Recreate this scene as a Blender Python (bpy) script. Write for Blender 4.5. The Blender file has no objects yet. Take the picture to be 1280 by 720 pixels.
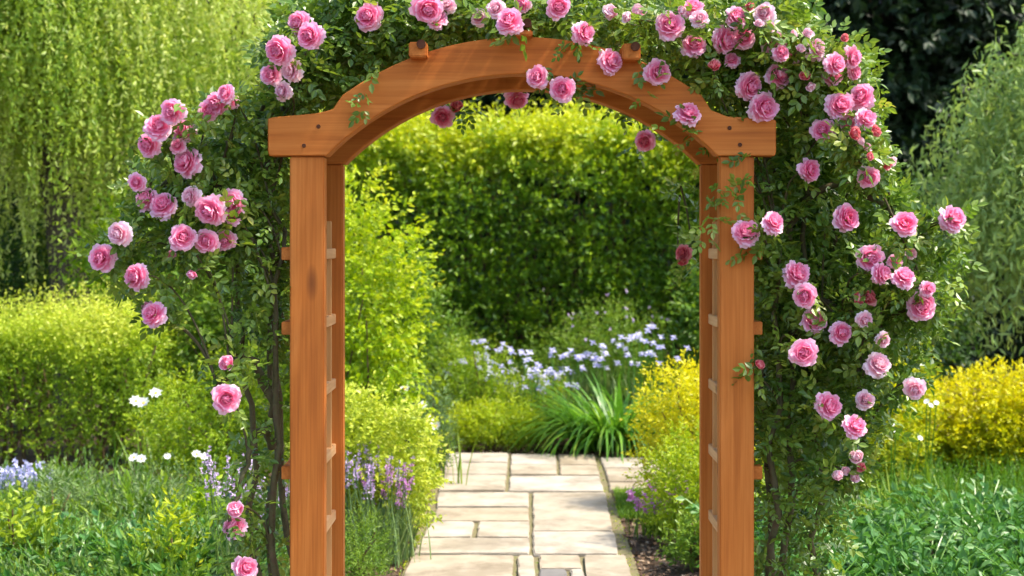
import bpy, bmesh, math
import numpy as np
from mathutils import Vector, Matrix

R = np.random.default_rng(11)
SC = bpy.context.scene
COL = SC.collection
F, CX, CY, EYE = 1900.0, 655.0, 301.0, 1.5      # lens of the photograph in pixels, principal point, eye height


def W(px, py, d):
    return np.array([(px - CX) * d / F, d, EYE - (py - CY) * d / F])


def gx(px, d):
    return (px - CX) * d / F


def gz(py, d):
    return EYE - (py - CY) * d / F


# ------------------------------------------------------------------ object helpers
def tag(o, label=None, cat=None, group=None, kind=None):
    if label: o['label'] = label
    if cat: o['category'] = cat
    if group: o['group'] = group
    if kind: o['kind'] = kind
    return o


def thing(name, label, cat, loc=(0, 0, 0), rz=0.0, group=None):
    o = bpy.data.objects.new(name, None)
    o.empty_display_size = .1
    COL.objects.link(o)
    o.location = loc
    o.rotation_euler = (0, 0, rz)
    return tag(o, label, cat, group)


def link(name, me, parent=None, world=True):
    """link a mesh; when world is True its vertices are in world space and the parent is at an offset"""
    o = bpy.data.objects.new(name, me)
    COL.objects.link(o)
    if parent is not None:
        o.parent = parent
        if world:
            p, off = parent, Vector((0, 0, 0))
            while p is not None:
                off += p.location
                p = p.parent
            o.location = -off
    return o


def copy_tree(o, parent=None):
    c = o.copy()
    COL.objects.link(c)
    c.parent = parent
    for ch in list(o.children):
        copy_tree(ch, c)
    return c


def unit(a):
    return a / np.maximum(np.linalg.norm(a, axis=-1, keepdims=True), 1e-9)


class Acc:
    """collects vertices, quads and triangles with a tint per face"""
    def __init__(s):
        s.V, s.F, s.T, s.n = [], [], [], 0

    def add(s, V, Fc, T):
        V = np.asarray(V, dtype=np.float32).reshape(-1, 3)
        Fc = np.asarray(Fc, dtype=np.int64)
        s.V.append(V)
        s.F.append((Fc + s.n, ))
        s.T.append(np.broadcast_to(np.asarray(T, dtype=np.float32), (len(Fc),)))
        s.n += len(V)

    def build(s, name, mat, parent=None, smooth=False, world=True):
        V = np.concatenate(s.V)
        me = bpy.data.meshes.new(name)
        loops = np.concatenate([f[0].ravel() for f in s.F])
        tot = np.concatenate([np.full(len(f[0]), f[0].shape[1]) for f in s.F])
        start = np.concatenate([[0], np.cumsum(tot)[:-1]])
        me.vertices.add(len(V)); me.vertices.foreach_set('co', V.ravel())
        me.loops.add(len(loops)); me.loops.foreach_set('vertex_index', loops.astype(np.int32))
        me.polygons.add(len(tot))
        me.polygons.foreach_set('loop_start', start.astype(np.int32))
        me.polygons.foreach_set('loop_total', tot.astype(np.int32))
        me.update(calc_edges=True)
        a = me.attributes.new('tint', 'FLOAT', 'FACE')
        a.data.foreach_set('value', np.clip(np.concatenate(s.T), 0, 1).astype(np.float32))
        me.polygons.foreach_set('use_smooth', np.full(len(tot), smooth))
        me.materials.append(mat)
        return link(name, me, parent, world)

    # leaves: positions, directions, normals, length, width, tint
    def leaves(s, P, D, N, L, Wd, T, fine=True):
        P, D, N = (np.asarray(a).reshape(-1, 3) for a in (P, D, N))
        n = len(P)
        L = np.broadcast_to(L, (n,)); Wd = np.broadcast_to(Wd, (n,)); T = np.broadcast_to(T, (n,))
        D = unit(D); S = unit(np.cross(D, N)); N = np.cross(S, D)
        if fine:
            t = np.array([(0, 0, 0), (-.42, .3, .1), (-.42, .62, .08), (0, 1, -.12), (.42, .62, .08), (.42, .3, .1)])
            f = np.array([(0, 3, 2, 1), (0, 5, 4, 3)])
        else:
            t = np.array([(0, 0, 0), (-.5, .45, .12), (0, 1, -.06), (.5, .45, .12)])
            f = np.array([(0, 2, 1), (0, 3, 2)])
        k = len(t)
        V = (P[:, None] + S[:, None] * (t[None, :, :1] * Wd[:, None, None]) + D[:, None] * (t[None, :, 1:2] * L[:, None, None])
             + N[:, None] * (t[None, :, 2:] * Wd[:, None, None]))
        Fc = (f[None] + (np.arange(n) * k)[:, None, None]).reshape(-1, f.shape[1])
        s.add(V, Fc, np.repeat(T, 2))

    def shoots(s, O, D, ln, n, L, Wd, droop=.2, tint=.5, tvar=.2, tip=.2, spread=1.0, up=.5, fine=True, leafdroop=.2, taper=.4):
        O = np.asarray(O); D = unit(np.asarray(D)); m = len(O)
        ln = np.broadcast_to(ln, (m,)); tint = np.broadcast_to(tint, (m,))
        t = (np.arange(n)[None] + R.random((m, n))) / n
        P = O[:, None] + D[:, None] * (ln[:, None] * t)[..., None]
        P[..., 2] -= droop * ln[:, None] * t ** 2
        T = np.repeat(D[:, None], n, 1).copy()
        T[..., 2] -= 2 * droop * t
        T = unit(T)
        r = unit(np.cross(T, R.normal(size=(m, n, 3))))
        d = T * (.55 + .5 * t[..., None]) + r * spread * (1.1 - .5 * t[..., None])
        d[..., 2] -= leafdroop
        nn = R.normal(size=(m, n, 3)) * .6
        nn[..., 2] += up
        sz = (.65 + .6 * R.random((m, n))) * (1 - taper * t)
        tt = tint[:, None] + tip * (t - .5) + tvar * R.normal(size=(m, n)) * .5
        s.leaves(P, d, nn, (L * sz).ravel(), (Wd * sz).ravel(), tt.ravel(), fine)

    def blades(s, P, H, lean, az, wd, tint, seg=4, curve=1.0):
        """grass like blades: base points, length, lean (0 upright .. 1), azimuth, width"""
        P = np.asarray(P); m = len(P)
        H, lean, az, wd, tint = (np.broadcast_to(a, (m,)) for a in (H, lean, az, wd, tint))
        dx, dy = np.cos(az), np.sin(az)
        pos = P.copy(); rows = []
        for i in range(seg + 1):
            v = i / seg
            a = np.clip(lean * (.25 + 1.5 * curve * v), 0, 2.6)       # angle from vertical
            if i:
                st = H / seg
                pos = pos + np.stack([dx * np.sin(a) * st, dy * np.sin(a) * st, np.cos(a) * st], 1)
            w = wd * (1 - v) ** .6 * (.75 + .5 * math.sin(v * 3)) * .5 if i < seg else wd * .02
            side = np.stack([-dy * w, dx * w, np.zeros(m)], 1)
            rows.append(pos - side); rows.append(pos + side)
        V = np.stack(rows, 1)
        f = np.array([(2 * i, 2 * i + 1, 2 * i + 3, 2 * i + 2) for i in range(seg)])
        Fc = (f[None] + (np.arange(m) * V.shape[1])[:, None, None]).reshape(-1, 4)
        s.add(V, Fc, np.repeat(tint, seg))

    def tube(s, pts, rad, sides=6, tint=.5):
        pts = np.asarray(pts, float); n = len(pts)
        rad = np.broadcast_to(rad, (n,))
        T = unit(np.gradient(pts, axis=0))
        ref = np.array([.3, 1, .1]) if abs(T[0, 2]) > .6 else np.array([0, 0, 1.0])
        A = unit(np.cross(T, ref)); B = np.cross(T, A)
        th = np.arange(sides) * 2 * math.pi / sides
        V = pts[:, None] + (A[:, None] * np.cos(th)[None, :, None] + B[:, None] * np.sin(th)[None, :, None]) * rad[:, None, None]
        f = []
        for i in range(n - 1):
            for j in range(sides):
                k = (j + 1) % sides
                f.append((i * sides + j, i * sides + k, (i + 1) * sides + k, (i + 1) * sides + j))
        s.add(V.reshape(-1, 3), f, tint)


def bez(a, b, c, d, n=12):
    t = np.linspace(0, 1, n)[:, None]
    a, b, c, d = (np.asarray(x, float) for x in (a, b, c, d))
    return a * (1 - t) ** 3 + 3 * b * t * (1 - t) ** 2 + 3 * c * t * t * (1 - t) + d * t ** 3


def waves(P, freq, seed):
    """smooth pseudo noise of 3d points, about -1..1"""
    g = np.random.default_rng(seed)
    out = 0
    for k in range(6):
        q = g.normal(size=3) * freq * (1 + .35 * k)
        out = out + np.sin(P @ q + g.random() * 6.28) / (1 + .35 * k)
    return out / 2.6


def blob(n, c, r, amp=.2, freq=2.5, power=.35, seed=1, zmin=-.85):
    """points in an uneven ellipsoid near its surface, and outward normals"""
    d = unit(R.normal(size=(int(n * 1.6), 3)))
    d = d[d[:, 2] > zmin][:n]
    k = (1 + amp * waves(d, freq, seed)) * R.random(len(d)) ** power
    r = np.asarray(r)
    P = np.asarray(c) + d * r * k[:, None]
    return P, unit(d / r * r.mean())


def in_poly(x, y, poly):
    c = np.zeros(len(x), bool)
    n = len(poly)
    for i in range(n):
        (x1, y1), (x2, y2) = poly[i], poly[i - 1]
        m = ((y1 > y) != (y2 > y)) & (x < (x2 - x1) * (y - y1) / ((y2 - y1) or 1e-9) + x1)
        c ^= m
    return c


def poly_points(n, poly):
    p = np.array(poly, float)
    lo, hi = p.min(0), p.max(0)
    out = []
    tot = 0
    while tot < n:
        q = lo + R.random((n * 3, 2)) * (hi - lo)
        q = q[in_poly(q[:, 0], q[:, 1], poly)]
        out.append(q); tot += len(q)
    return np.concatenate(out)[:n]


# ------------------------------------------------------------------ materials
def new_mat(name):
    m = bpy.data.materials.new(name)
    m.use_nodes = True
    nt = m.node_tree
    nt.nodes.clear()
    out = nt.nodes.new('ShaderNodeOutputMaterial')
    return m, nt, out


def ramp(nt, cols):
    r = nt.nodes.new('ShaderNodeValToRGB')
    el = r.color_ramp.elements
    while len(el) < len(cols): el.new(.5)
    for i, (p, c) in enumerate(cols):
        el[i].position = p
        el[i].color = (*c, 1)
    return r


def leaf_mat(name, cols, trans=.38, rough=.42, spec=.35, clump=.22, cscale=3.0, warm=(1.25, 1.2, .7)):
    m, nt, out = new_mat(name)
    N, L = nt.nodes, nt.links
    at = N.new('ShaderNodeAttribute'); at.attribute_name = 'tint'
    geo = N.new('ShaderNodeNewGeometry')
    no = N.new('ShaderNodeTexNoise'); no.inputs['Scale'].default_value = cscale; no.inputs['Detail'].default_value = 2
    L.new(geo.outputs['Position'], no.inputs['Vector'])
    ma = N.new('ShaderNodeMath'); ma.operation = 'MULTIPLY_ADD'
    L.new(no.outputs['Fac'], ma.inputs[0]); ma.inputs[1].default_value = clump * 2; ma.inputs[2].default_value = -clump
    ad = N.new('ShaderNodeMath'); ad.operation = 'ADD'; ad.use_clamp = True
    L.new(at.outputs['Fac'], ad.inputs[0]); L.new(ma.outputs[0], ad.inputs[1])
    k = len(cols)
    r = ramp(nt, [(i / (k - 1), c) for i, c in enumerate(cols)])
    L.new(ad.outputs[0], r.inputs['Fac'])
    b = N.new('ShaderNodeBsdfPrincipled')
    b.inputs['Roughness'].default_value = rough
    b.inputs['Specular IOR Level'].default_value = spec
    L.new(r.outputs['Color'], b.inputs['Base Color'])
    tr = N.new('ShaderNodeBsdfTranslucent')
    mx = N.new('ShaderNodeMix'); mx.data_type = 'RGBA'; mx.blend_type = 'MULTIPLY'; mx.inputs['Factor'].default_value = 1
    L.new(r.outputs['Color'], mx.inputs[6]); mx.inputs[7].default_value = (*warm, 1)
    L.new(mx.outputs[2], tr.inputs['Color'])
    ms = N.new('ShaderNodeMixShader'); ms.inputs[0].default_value = trans
    L.new(b.outputs[0], ms.inputs[1]); L.new(tr.outputs[0], ms.inputs[2])
    L.new(ms.outputs[0], out.inputs['Surface'])
    return m


def rough_mat(name, cols, scale=8, rough=.8, bump=.3, stretch=(1, 1, 1), coord='Object', detail=6, spec=.3, objvar=0.0):
    m, nt, out = new_mat(name)
    N, L = nt.nodes, nt.links
    tc = N.new('ShaderNodeTexCoord')
    mp = N.new('ShaderNodeMapping'); mp.inputs['Scale'].default_value = stretch
    L.new(tc.outputs[coord], mp.inputs['Vector'])
    no = N.new('ShaderNodeTexNoise'); no.inputs['Scale'].default_value = scale; no.inputs['Detail'].default_value = detail
    no.inputs['Roughness'].default_value = .62
    L.new(mp.outputs[0], no.inputs['Vector'])
    k = len(cols)
    r = ramp(nt, [(.3 + .4 * i / (k - 1), c) for i, c in enumerate(cols)])
    L.new(no.outputs['Fac'], r.inputs['Fac'])
    b = N.new('ShaderNodeBsdfPrincipled')
    b.inputs['Roughness'].default_value = rough; b.inputs['Specular IOR Level'].default_value = spec
    col = r.outputs['Color']
    if objvar:
        oi = N.new('ShaderNodeObjectInfo')
        hs = N.new('ShaderNodeHueSaturation')
        m1 = N.new('ShaderNodeMath'); m1.operation = 'MULTIPLY_ADD'
        L.new(oi.outputs['Random'], m1.inputs[0]); m1.inputs[1].default_value = objvar; m1.inputs[2].default_value = 1 - objvar * .5
        L.new(m1.outputs[0], hs.inputs['Value'])
        m2 = N.new('ShaderNodeMath'); m2.operation = 'MULTIPLY_ADD'
        L.new(oi.outputs['Random'], m2.inputs[0]); m2.inputs[1].default_value = -objvar * 2.2; m2.inputs[2].default_value = 1 + objvar * 1.1
        L.new(m2.outputs[0], hs.inputs['Saturation'])
        L.new(col, hs.inputs['Color']); col = hs.outputs['Color']
    L.new(col, b.inputs['Base Color'])
    if bump:
        bp = N.new('ShaderNodeBump'); bp.inputs['Strength'].default_value = bump; bp.inputs['Distance'].default_value = .01
        L.new(no.outputs['Fac'], bp.inputs['Height']); L.new(bp.outputs[0], b.inputs['Normal'])
    L.new(b.outputs[0], out.inputs['Surface'])
    return m


def wood_mat(name, axis, cols=((.36, .096, .014), (.48, .142, .021), (.57, .19, .036))):
    """orange stained cedar: fine streaks and broad bands along one axis, with a few knots"""
    m, nt, out = new_mat(name)
    N, L = nt.nodes, nt.links
    tc = N.new('ShaderNodeTexCoord')
    oi = N.new('ShaderNodeObjectInfo')
    off = N.new('ShaderNodeVectorMath'); off.operation = 'ADD'
    sc = N.new('ShaderNodeVectorMath'); sc.operation = 'SCALE'; sc.inputs['Scale'].default_value = 7.0
    L.new(oi.outputs['Random'], sc.inputs[0])
    L.new(tc.outputs['Object'], off.inputs[0]); L.new(sc.outputs[0], off.inputs[1])
    # knots bend the grain a little
    vo = N.new('ShaderNodeTexVoronoi'); vo.inputs['Scale'].default_value = 1.0
    mk = N.new('ShaderNodeMapping'); s = [9.0, 9.0, 9.0]; s[axis] = 3.1
    mk.inputs['Scale'].default_value = s
    L.new(off.outputs[0], mk.inputs['Vector']); L.new(mk.outputs[0], vo.inputs['Vector'])
    kr = ramp(nt, [(0.0, (1, 1, 1)), (.10, (.55, .55, .55)), (.19, (0, 0, 0))])
    L.new(vo.outputs['Distance'], kr.inputs['Fac'])
    mp = N.new('ShaderNodeMapping'); s = [26.0, 26.0, 26.0]; s[axis] = 1.1
    mp.inputs['Scale'].default_value = s
    L.new(off.outputs[0], mp.inputs['Vector'])
    n1 = N.new('ShaderNodeTexNoise'); n1.inputs['Scale'].default_value = 1.0; n1.inputs['Detail'].default_value = 5; n1.inputs['Distortion'].default_value = .8
    L.new(mp.outputs[0], n1.inputs['Vector'])
    mp2 = N.new('ShaderNodeMapping'); s = [160.0, 160.0, 160.0]; s[axis] = 4
    mp2.inputs['Scale'].default_value = s
    L.new(off.outputs[0], mp2.inputs['Vector'])
    n2 = N.new('ShaderNodeTexNoise'); n2.inputs['Scale'].default_value = 1.0; n2.inputs['Detail'].default_value = 3
    L.new(mp2.outputs[0], n2.inputs['Vector'])
    mx = N.new('ShaderNodeMath'); mx.operation = 'MULTIPLY_ADD'
    L.new(n2.outputs['Fac'], mx.inputs[0]); mx.inputs[1].default_value = .55
    L.new(n1.outputs['Fac'], mx.inputs[2])
    r = ramp(nt, [(.50, cols[0]), (.75, cols[1]), (1.0, cols[2])])
    L.new(mx.outputs[0], r.inputs['Fac'])
    mk2 = N.new('ShaderNodeMix'); mk2.data_type = 'RGBA'
    # only some cells hold a knot
    th = N.new('ShaderNodeMath'); th.operation = 'GREATER_THAN'; th.inputs[1].default_value = .72
    sp = N.new('ShaderNodeSeparateColor'); L.new(vo.outputs['Color'], sp.inputs[0]); L.new(sp.outputs[0], th.inputs[0])
    km = N.new('ShaderNodeMath'); km.operation = 'MULTIPLY'
    L.new(kr.outputs['Color'], km.inputs[0]); L.new(th.outputs[0], km.inputs[1])
    L.new(km.outputs[0], mk2.inputs['Factor'])
    L.new(r.outputs['Color'], mk2.inputs[6]); mk2.inputs[7].default_value = (.13, .035, .008, 1)
    b = N.new('ShaderNodeBsdfPrincipled')
    b.inputs['Roughness'].default_value = .68; b.inputs['Specular IOR Level'].default_value = .22
    L.new(mk2.outputs[2], b.inputs['Base Color'])
    bp = N.new('ShaderNodeBump'); bp.inputs['Strength'].default_value = .25; bp.inputs['Distance'].default_value = .003
    L.new(mx.outputs[0], bp.inputs['Height']); L.new(bp.outputs[0], b.inputs['Normal'])
    L.new(b.outputs[0], out.inputs['Surface'])
    return m


M = {}
M['wood_x'], M['wood_y'], M['wood_z'] = wood_mat('cedar_x', 0), wood_mat('cedar_y', 1), wood_mat('cedar_z', 2)
M['wood_sunlit_z'] = wood_mat('cedar_sunlit_upright', 2, ((.46, .20, .06), (.56, .27, .09), (.64, .34, .13)))  # same cedar for the slats, lightened to paint in the sun on them
M['wood_pale'] = wood_mat('cedar_sunlit', 1, ((.50, .24, .09), (.62, .33, .14), (.70, .42, .20)))  # cedar of the rungs, with sunlight put into its colour
M['dark_wood'] = rough_mat('dark_stained_wood', [(.05, .015, .005), (.10, .03, .009)], scale=40)
M['rose_leaf'] = leaf_mat('rose_leaf', [(.045, .11, .014), (.11, .21, .022), (.22, .32, .035), (.36, .37, .07)], rough=.36, spec=.6)
M['cane'] = rough_mat('rose_cane', [(.05, .035, .018), (.10, .09, .035), (.09, .05, .03)], scale=30)
M['petal'] = leaf_mat('rose_petal', [(.92, .09, .29), (.96, .24, .45), (.98, .44, .62), (.99, .76, .85)], trans=.36, rough=.6, spec=.2, clump=.06, cscale=14, warm=(1, .75, .9))
M['pale_petal'] = leaf_mat('pale_rose_petal', [(.84, .22, .38), (.92, .46, .60), (.95, .68, .76), (.96, .85, .86)], trans=.36, rough=.6, spec=.2, clump=.06, cscale=14, warm=(1, .8, .85))
M['red_petal'] = leaf_mat('red_rose_petal', [(.55, .02, .05), (.72, .07, .13), (.82, .22, .26), (.88, .45, .42)], trans=.28, rough=.6, spec=.2, clump=.06, cscale=14, warm=(1, .75, .8))
M['stamen'] = rough_mat('stamen', [(.55, .30, .02), (.75, .5, .08)], scale=60)
M['bark'] = rough_mat('bark', [(.03, .022, .014), (.08, .06, .04), (.14, .11, .08)], scale=14, stretch=(3, 3, .6), bump=.8)
M['twig'] = rough_mat('twig', [(.06, .035, .018), (.13, .085, .04), (.19, .12, .06)], scale=20, stretch=(3, 3, .8))
M['willow'] = leaf_mat('willow_leaf', [(.075, .18, .014), (.19, .32, .028), (.35, .45, .055), (.62, .66, .24)], trans=.45)
M['hedge'] = leaf_mat('hedge_leaf', [(.040, .105, .008), (.11, .23, .010), (.28, .40, .012), (.54, .57, .012)], trans=.36, spec=.5, cscale=2.0, clump=.12)
M['gold_hedge'] = leaf_mat('gold_hedge_leaf', [(.10, .18, .012), (.21, .34, .018), (.39, .50, .025), (.60, .63, .10)], trans=.38)
M['dark_tree'] = leaf_mat('dark_tree_leaf', [(.006, .014, .005), (.012, .03, .008), (.022, .055, .012)], trans=.2, rough=.5, cscale=1.0)
M['mid_tree'] = leaf_mat('mid_tree_leaf', [(.02, .06, .01), (.05, .12, .015), (.12, .20, .02)], trans=.35, cscale=1.5)
M['droop'] = leaf_mat('droop_leaf', [(.09, .18, .05), (.18, .29, .075), (.30, .40, .11), (.46, .54, .18)], trans=.4, rough=.42, spec=.35, cscale=2)
M['lime'] = leaf_mat('lime_leaf', [(.10, .22, .008), (.22, .36, .008), (.38, .48, .01), (.56, .56, .03)], trans=.42, cscale=5)
M['varieg'] = leaf_mat('variegated_leaf', [(.10, .20, .01), (.28, .38, .02), (.48, .54, .05), (.68, .68, .20)], trans=.38, cscale=7)
M['spurge'] = leaf_mat('spurge_leaf', [(.09, .19, .008), (.21, .33, .008), (.38, .46, .01), (.52, .54, .02)], trans=.38, cscale=7)
M['yellow'] = leaf_mat('yellow_leaf', [(.16, .26, .008), (.42, .45, .006), (.67, .61, .008), (.80, .70, .012)], trans=.40, cscale=5)
M['strap'] = leaf_mat('strap_leaf', [(.05, .15, .012), (.09, .24, .02), (.18, .36, .03), (.32, .46, .07)], trans=.38, rough=.36, spec=.5)
M['mid'] = leaf_mat('mid_leaf', [(.045, .11, .012), (.10, .21, .018), (.20, .31, .025), (.33, .39, .05)], trans=.38, cscale=6)
M['bed_leaf'] = leaf_mat('bed_leaf', [(.045, .11, .03), (.095, .19, .045), (.18, .29, .06), (.34, .43, .12)], trans=.36, cscale=4, spec=.25)
M['grey'] = leaf_mat('grey_leaf', [(.05, .10, .04), (.10, .18, .055), (.18, .27, .09), (.30, .36, .18)], trans=.35, cscale=6)
M['ground_leaf'] = leaf_mat('ground_leaf', [(.02, .085, .018), (.045, .15, .028), (.09, .23, .045), (.2, .33, .11)], trans=.34, rough=.42, spec=.38, cscale=6)
M['grass'] = leaf_mat('grass_blade', [(.04, .13, .01), (.09, .22, .012), (.17, .31, .015), (.28, .38, .04)], trans=.38, cscale=3)
M['violet'] = leaf_mat('violet_petal', [(.34, .20, .42), (.48, .33, .56), (.62, .47, .68), (.76, .62, .80)], trans=.3, rough=.6, spec=.2, warm=(.9, .8, 1))
M['magenta'] = leaf_mat('magenta_petal', [(.42, .12, .40), (.56, .24, .54), (.68, .40, .66)], trans=.3, rough=.6, spec=.2, warm=(.9, .7, .9))
M['iris'] = leaf_mat('iris_petal', [(.33, .32, .68), (.52, .50, .80), (.70, .68, .88), (.85, .84, .93)], trans=.3, rough=.6, spec=.2, warm=(.9, .9, 1))
M['white'] = leaf_mat('white_petal', [(.74, .74, .70), (.82, .82, .8), (.86, .86, .85)], trans=.25, rough=.6, spec=.2, warm=(1, 1, 1))
M['stone'] = rough_mat('sandstone', [(.245, .20, .152), (.34, .29, .222), (.405, .352, .28)], scale=5, rough=.85, bump=.25, coord='Object', detail=8, objvar=.2)
_nt = M['stone'].node_tree
_b = [n for n in _nt.nodes if n.type == 'BSDF_PRINCIPLED'][0]
_src = _b.inputs['Base Color'].links[0].from_socket
_g = _nt.nodes.new('ShaderNodeNewGeometry'); _n = _nt.nodes.new('ShaderNodeTexNoise')
_n.inputs['Scale'].default_value = 2.6; _n.inputs['Detail'].default_value = 9; _n.inputs['Roughness'].default_value = .7
_nt.links.new(_g.outputs['Position'], _n.inputs['Vector'])
_r = ramp(_nt, [(.40, (.70, .68, .64)), (.52, (1, 1, 1)), (.68, (1.0, .98, .95)), (.74, (.86, .87, .84))])
_nt.links.new(_n.outputs['Fac'], _r.inputs['Fac'])
_m = _nt.nodes.new('ShaderNodeMix'); _m.data_type = 'RGBA'; _m.blend_type = 'MULTIPLY'; _m.inputs['Factor'].default_value = 1
_nt.links.new(_src, _m.inputs[6]); _nt.links.new(_r.outputs['Color'], _m.inputs[7]); _nt.links.new(_m.outputs[2], _b.inputs['Base Color'])
M['slate'] = rough_mat('dark_slab', [(.12, .11, .10), (.19, .175, .16)], scale=7, rough=.8, bump=.25)
M['joint'] = rough_mat('joint', [(.09, .075, .035), (.17, .14, .07), (.11, .13, .03)], scale=30, bump=.6)
M['soil'] = rough_mat('soil', [(.035, .022, .014), (.07, .045, .028), (.11, .075, .05)], scale=9, rough=.95, bump=.9, detail=10)
M['chip'] = leaf_mat('bark_chip', [(.05, .03, .018), (.12, .07, .04), (.22, .14, .09), (.34, .25, .17)], trans=.0, rough=.85, spec=.2, warm=(1, 1, 1))


# ------------------------------------------------------------------ setting: ground, path, world, camera
def box_bm(bm, lo, hi, bevel=0.0):
    lo, hi = Vector(lo), Vector(hi)
    g = bmesh.ops.create_cube(bm, size=1)
    bmesh.ops.scale(bm, vec=hi - lo, verts=g['verts'])
    bmesh.ops.translate(bm, vec=(lo + hi) / 2, verts=g['verts'])
    if bevel:
        es = list({e for v in g['verts'] for e in v.link_edges})
        bmesh.ops.bevel(bm, geom=es, offset=bevel, segments=2, affect='EDGES')


def bm_obj(name, bm, mat, parent=None, world=True):
    me = bpy.data.meshes.new(name)
    bmesh.ops.recalc_face_normals(bm, faces=bm.faces)
    bm.to_mesh(me); bm.free()
    me.materials.append(mat)
    return link(name, me, parent, world)


bm = bmesh.new()
bmesh.ops.create_grid(bm, x_segments=40, y_segments=40, size=150)
ground = bm_obj('ground', bm, M['soil'])
tag(ground, kind='structure')
ground.location.z = -.03

bm = bmesh.new()
box_bm(bm, (-.55, 1.6, -.10), (.52, 10.66, -.006))
box_bm(bm, (.522, 9.2, -.10), (1.9, 10.5, -.006))
path = tag(bm_obj('path', bm, M['joint']), kind='structure')


def cg(cx, cy):
    """a point of the enlarged path view to the ground"""
    px, py = 426 + cx / 3.0, 480 + cy / 3.0
    d = F * EYE / (py - CY)
    return np.array([gx(px, d), d])


def slab(corners, mat=None, j=.0035):
    """a stone slab with a slightly chipped outline; corners counter-clockwise on the ground"""
    c = np.array(corners, float)
    pts = []
    for i in range(4):
        a, b = c[i], c[(i + 1) % 4]
        n = max(3, int(np.linalg.norm(b - a) / .07))
        for k in range(n):
            pts.append(a + (b - a) * k / n)
    pts = np.array(pts)
    m = pts.mean(0)
    pts = pts + (R.random(pts.shape) - .5) * 2 * j
    bm = bmesh.new()
    vs = [bm.verts.new((p[0] - m[0], p[1] - m[1], -.05)) for p in pts]
    f = bm.faces.new(vs)
    if f.normal.z < 0: f.normal_flip()
    g = bmesh.ops.extrude_face_region(bm, geom=[f])
    tv = [v for v in g['geom'] if isinstance(v, bmesh.types.BMVert)]
    h = .05 + .008 + R.random() * .005
    for v in tv: v.co.z += h
    te = [e for e in bm.edges if all(v in tv for v in e.verts)]
    bmesh.ops.bevel(bm, geom=te, offset=.006, segments=2, affect='EDGES')
    o = bm_obj('paving_slab', bm, mat or M['stone'], path, world=False)
    o.location = (m[0], m[1], 0)
    return o


def qs(x0a, x1a, ya, x0b, x1b, yb, gap=.007, mat=None):
    """far edge xs at ya, near edge xs at yb, in the enlarged view"""
    a, b, c, d = cg(x0b, yb), cg(x1b, yb), cg(x1a, ya), cg(x0a, ya)
    q = np.array([a, b, c, d]); m = q.mean(0)
    s = q - m
    q = m + np.sign(s) * np.maximum(np.abs(s) - gap, .01)
    slab(q, mat)


qs(405, 632, 264, 392, 629, 300); qs(392, 629, 300, 382, 625, 345, .006); qs(382, 625, 345, 362, 619, 406)
qs(636, 808, 268, 634, 812, 308); qs(812, 955, 268, 816, 964, 308)
qs(634, 812, 308, 632, 816, 346); qs(816, 964, 308, 820, 974, 346)
qs(632, 974, 348, 626, 992, 407)
qs(362, 708, 411, 355, 709, 466); qs(355, 709, 468, 342, 710, 519)
qs(342, 506, 521, 300, 496, 582); qs(512, 710, 521, 506, 711, 582); qs(300, 711, 582, 268, 712, 641, .007)
qs(716, 996, 411, 717, 1026, 558); qs(717, 1026, 558, 718, 1046, 645, .005)
qs(268, 652, 648, 214, 650, 760); qs(660, 728, 648, 660, 738, 760)
qs(738, 900, 648, 740, 912, 700); qs(740, 850, 700, 742, 856, 760, mat=M['slate']); qs(856, 912, 700, 860, 925, 760); qs(906, 1070, 648, 920, 1110, 760)
qs(968, 1140, 280, 985, 1200, 320); qs(985, 1200, 320, 1000, 1230, 372); qs(1000, 1230, 374, 1006, 1250, 404)
qs(1142, 1400, 280, 1202, 1480, 320); qs(1234, 1500, 322, 1254, 1520, 404)
yy = 6.32
while yy > 1.8:
    h = .45 + .3 * R.random(); k = -.1 + .3 * R.random()
    slab([(-.54, yy - h), (k - .01, yy - h), (k - .01, yy - .015), (-.54, yy - .015)])
    slab([(k + .01, yy - h), (.49, yy - h), (.49, yy - .015), (k + .01, yy - .015)])
    yy -= h + .012

# world and sun
w = bpy.data.worlds.new('World'); SC.world = w; w.use_nodes = True
SUN = unit(np.array([.74, -.10, 1.20]))
ELEV = math.asin(SUN[2]); AZ = math.atan2(SUN[0], SUN[1])
nt = w.node_tree
sky = nt.nodes.new('ShaderNodeTexSky'); sky.sky_type = 'NISHITA'; sky.sun_disc = False
sky.sun_elevation = ELEV; sky.sun_rotation = AZ; sky.dust_density = 2.0
bg = nt.nodes['Background']; bg.inputs['Strength'].default_value = .15
nt.links.new(sky.outputs[0], bg.inputs['Color'])
ld = bpy.data.lights.new('sun', 'SUN'); ld.energy = 2.8; ld.angle = math.radians(2.5); ld.color = (1, .92, .76)
lo = bpy.data.objects.new('sun', ld); COL.objects.link(lo)
lo.rotation_euler = Vector(SUN).to_track_quat('Z', 'Y').to_euler()
lo.location = (6, 2, 9)

cam = bpy.data.cameras.new('camera'); co = bpy.data.objects.new('camera', cam); COL.objects.link(co)
co.location = (0, 0, EYE); co.rotation_euler = (math.pi / 2, 0, 0)
cam.sensor_width = 36; cam.lens = F / 1280 * 36
cam.shift_x = (640 - CX) / 1280; cam.shift_y = (CY - 360) / 1280
cam.clip_end = 600
cam.dof.use_dof = True; cam.dof.focus_distance = 4.5; cam.dof.aperture_fstop = 4.5
SC.camera = co
vs = SC.view_settings
vs.view_transform = 'Standard'; vs.look = 'None'; vs.exposure = 1.62; vs.gamma = 1; vs.use_curve_mapping = False
cy = SC.cycles
cy.use_denoising = True
cy.max_bounces = 8; cy.diffuse_bounces = 4; cy.transmission_bounces = 4; cy.glossy_bounces = 2
cy.use_adaptive_sampling = True; cy.adaptive_threshold = .02
cy.sample_clamp_indirect = 4

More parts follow.
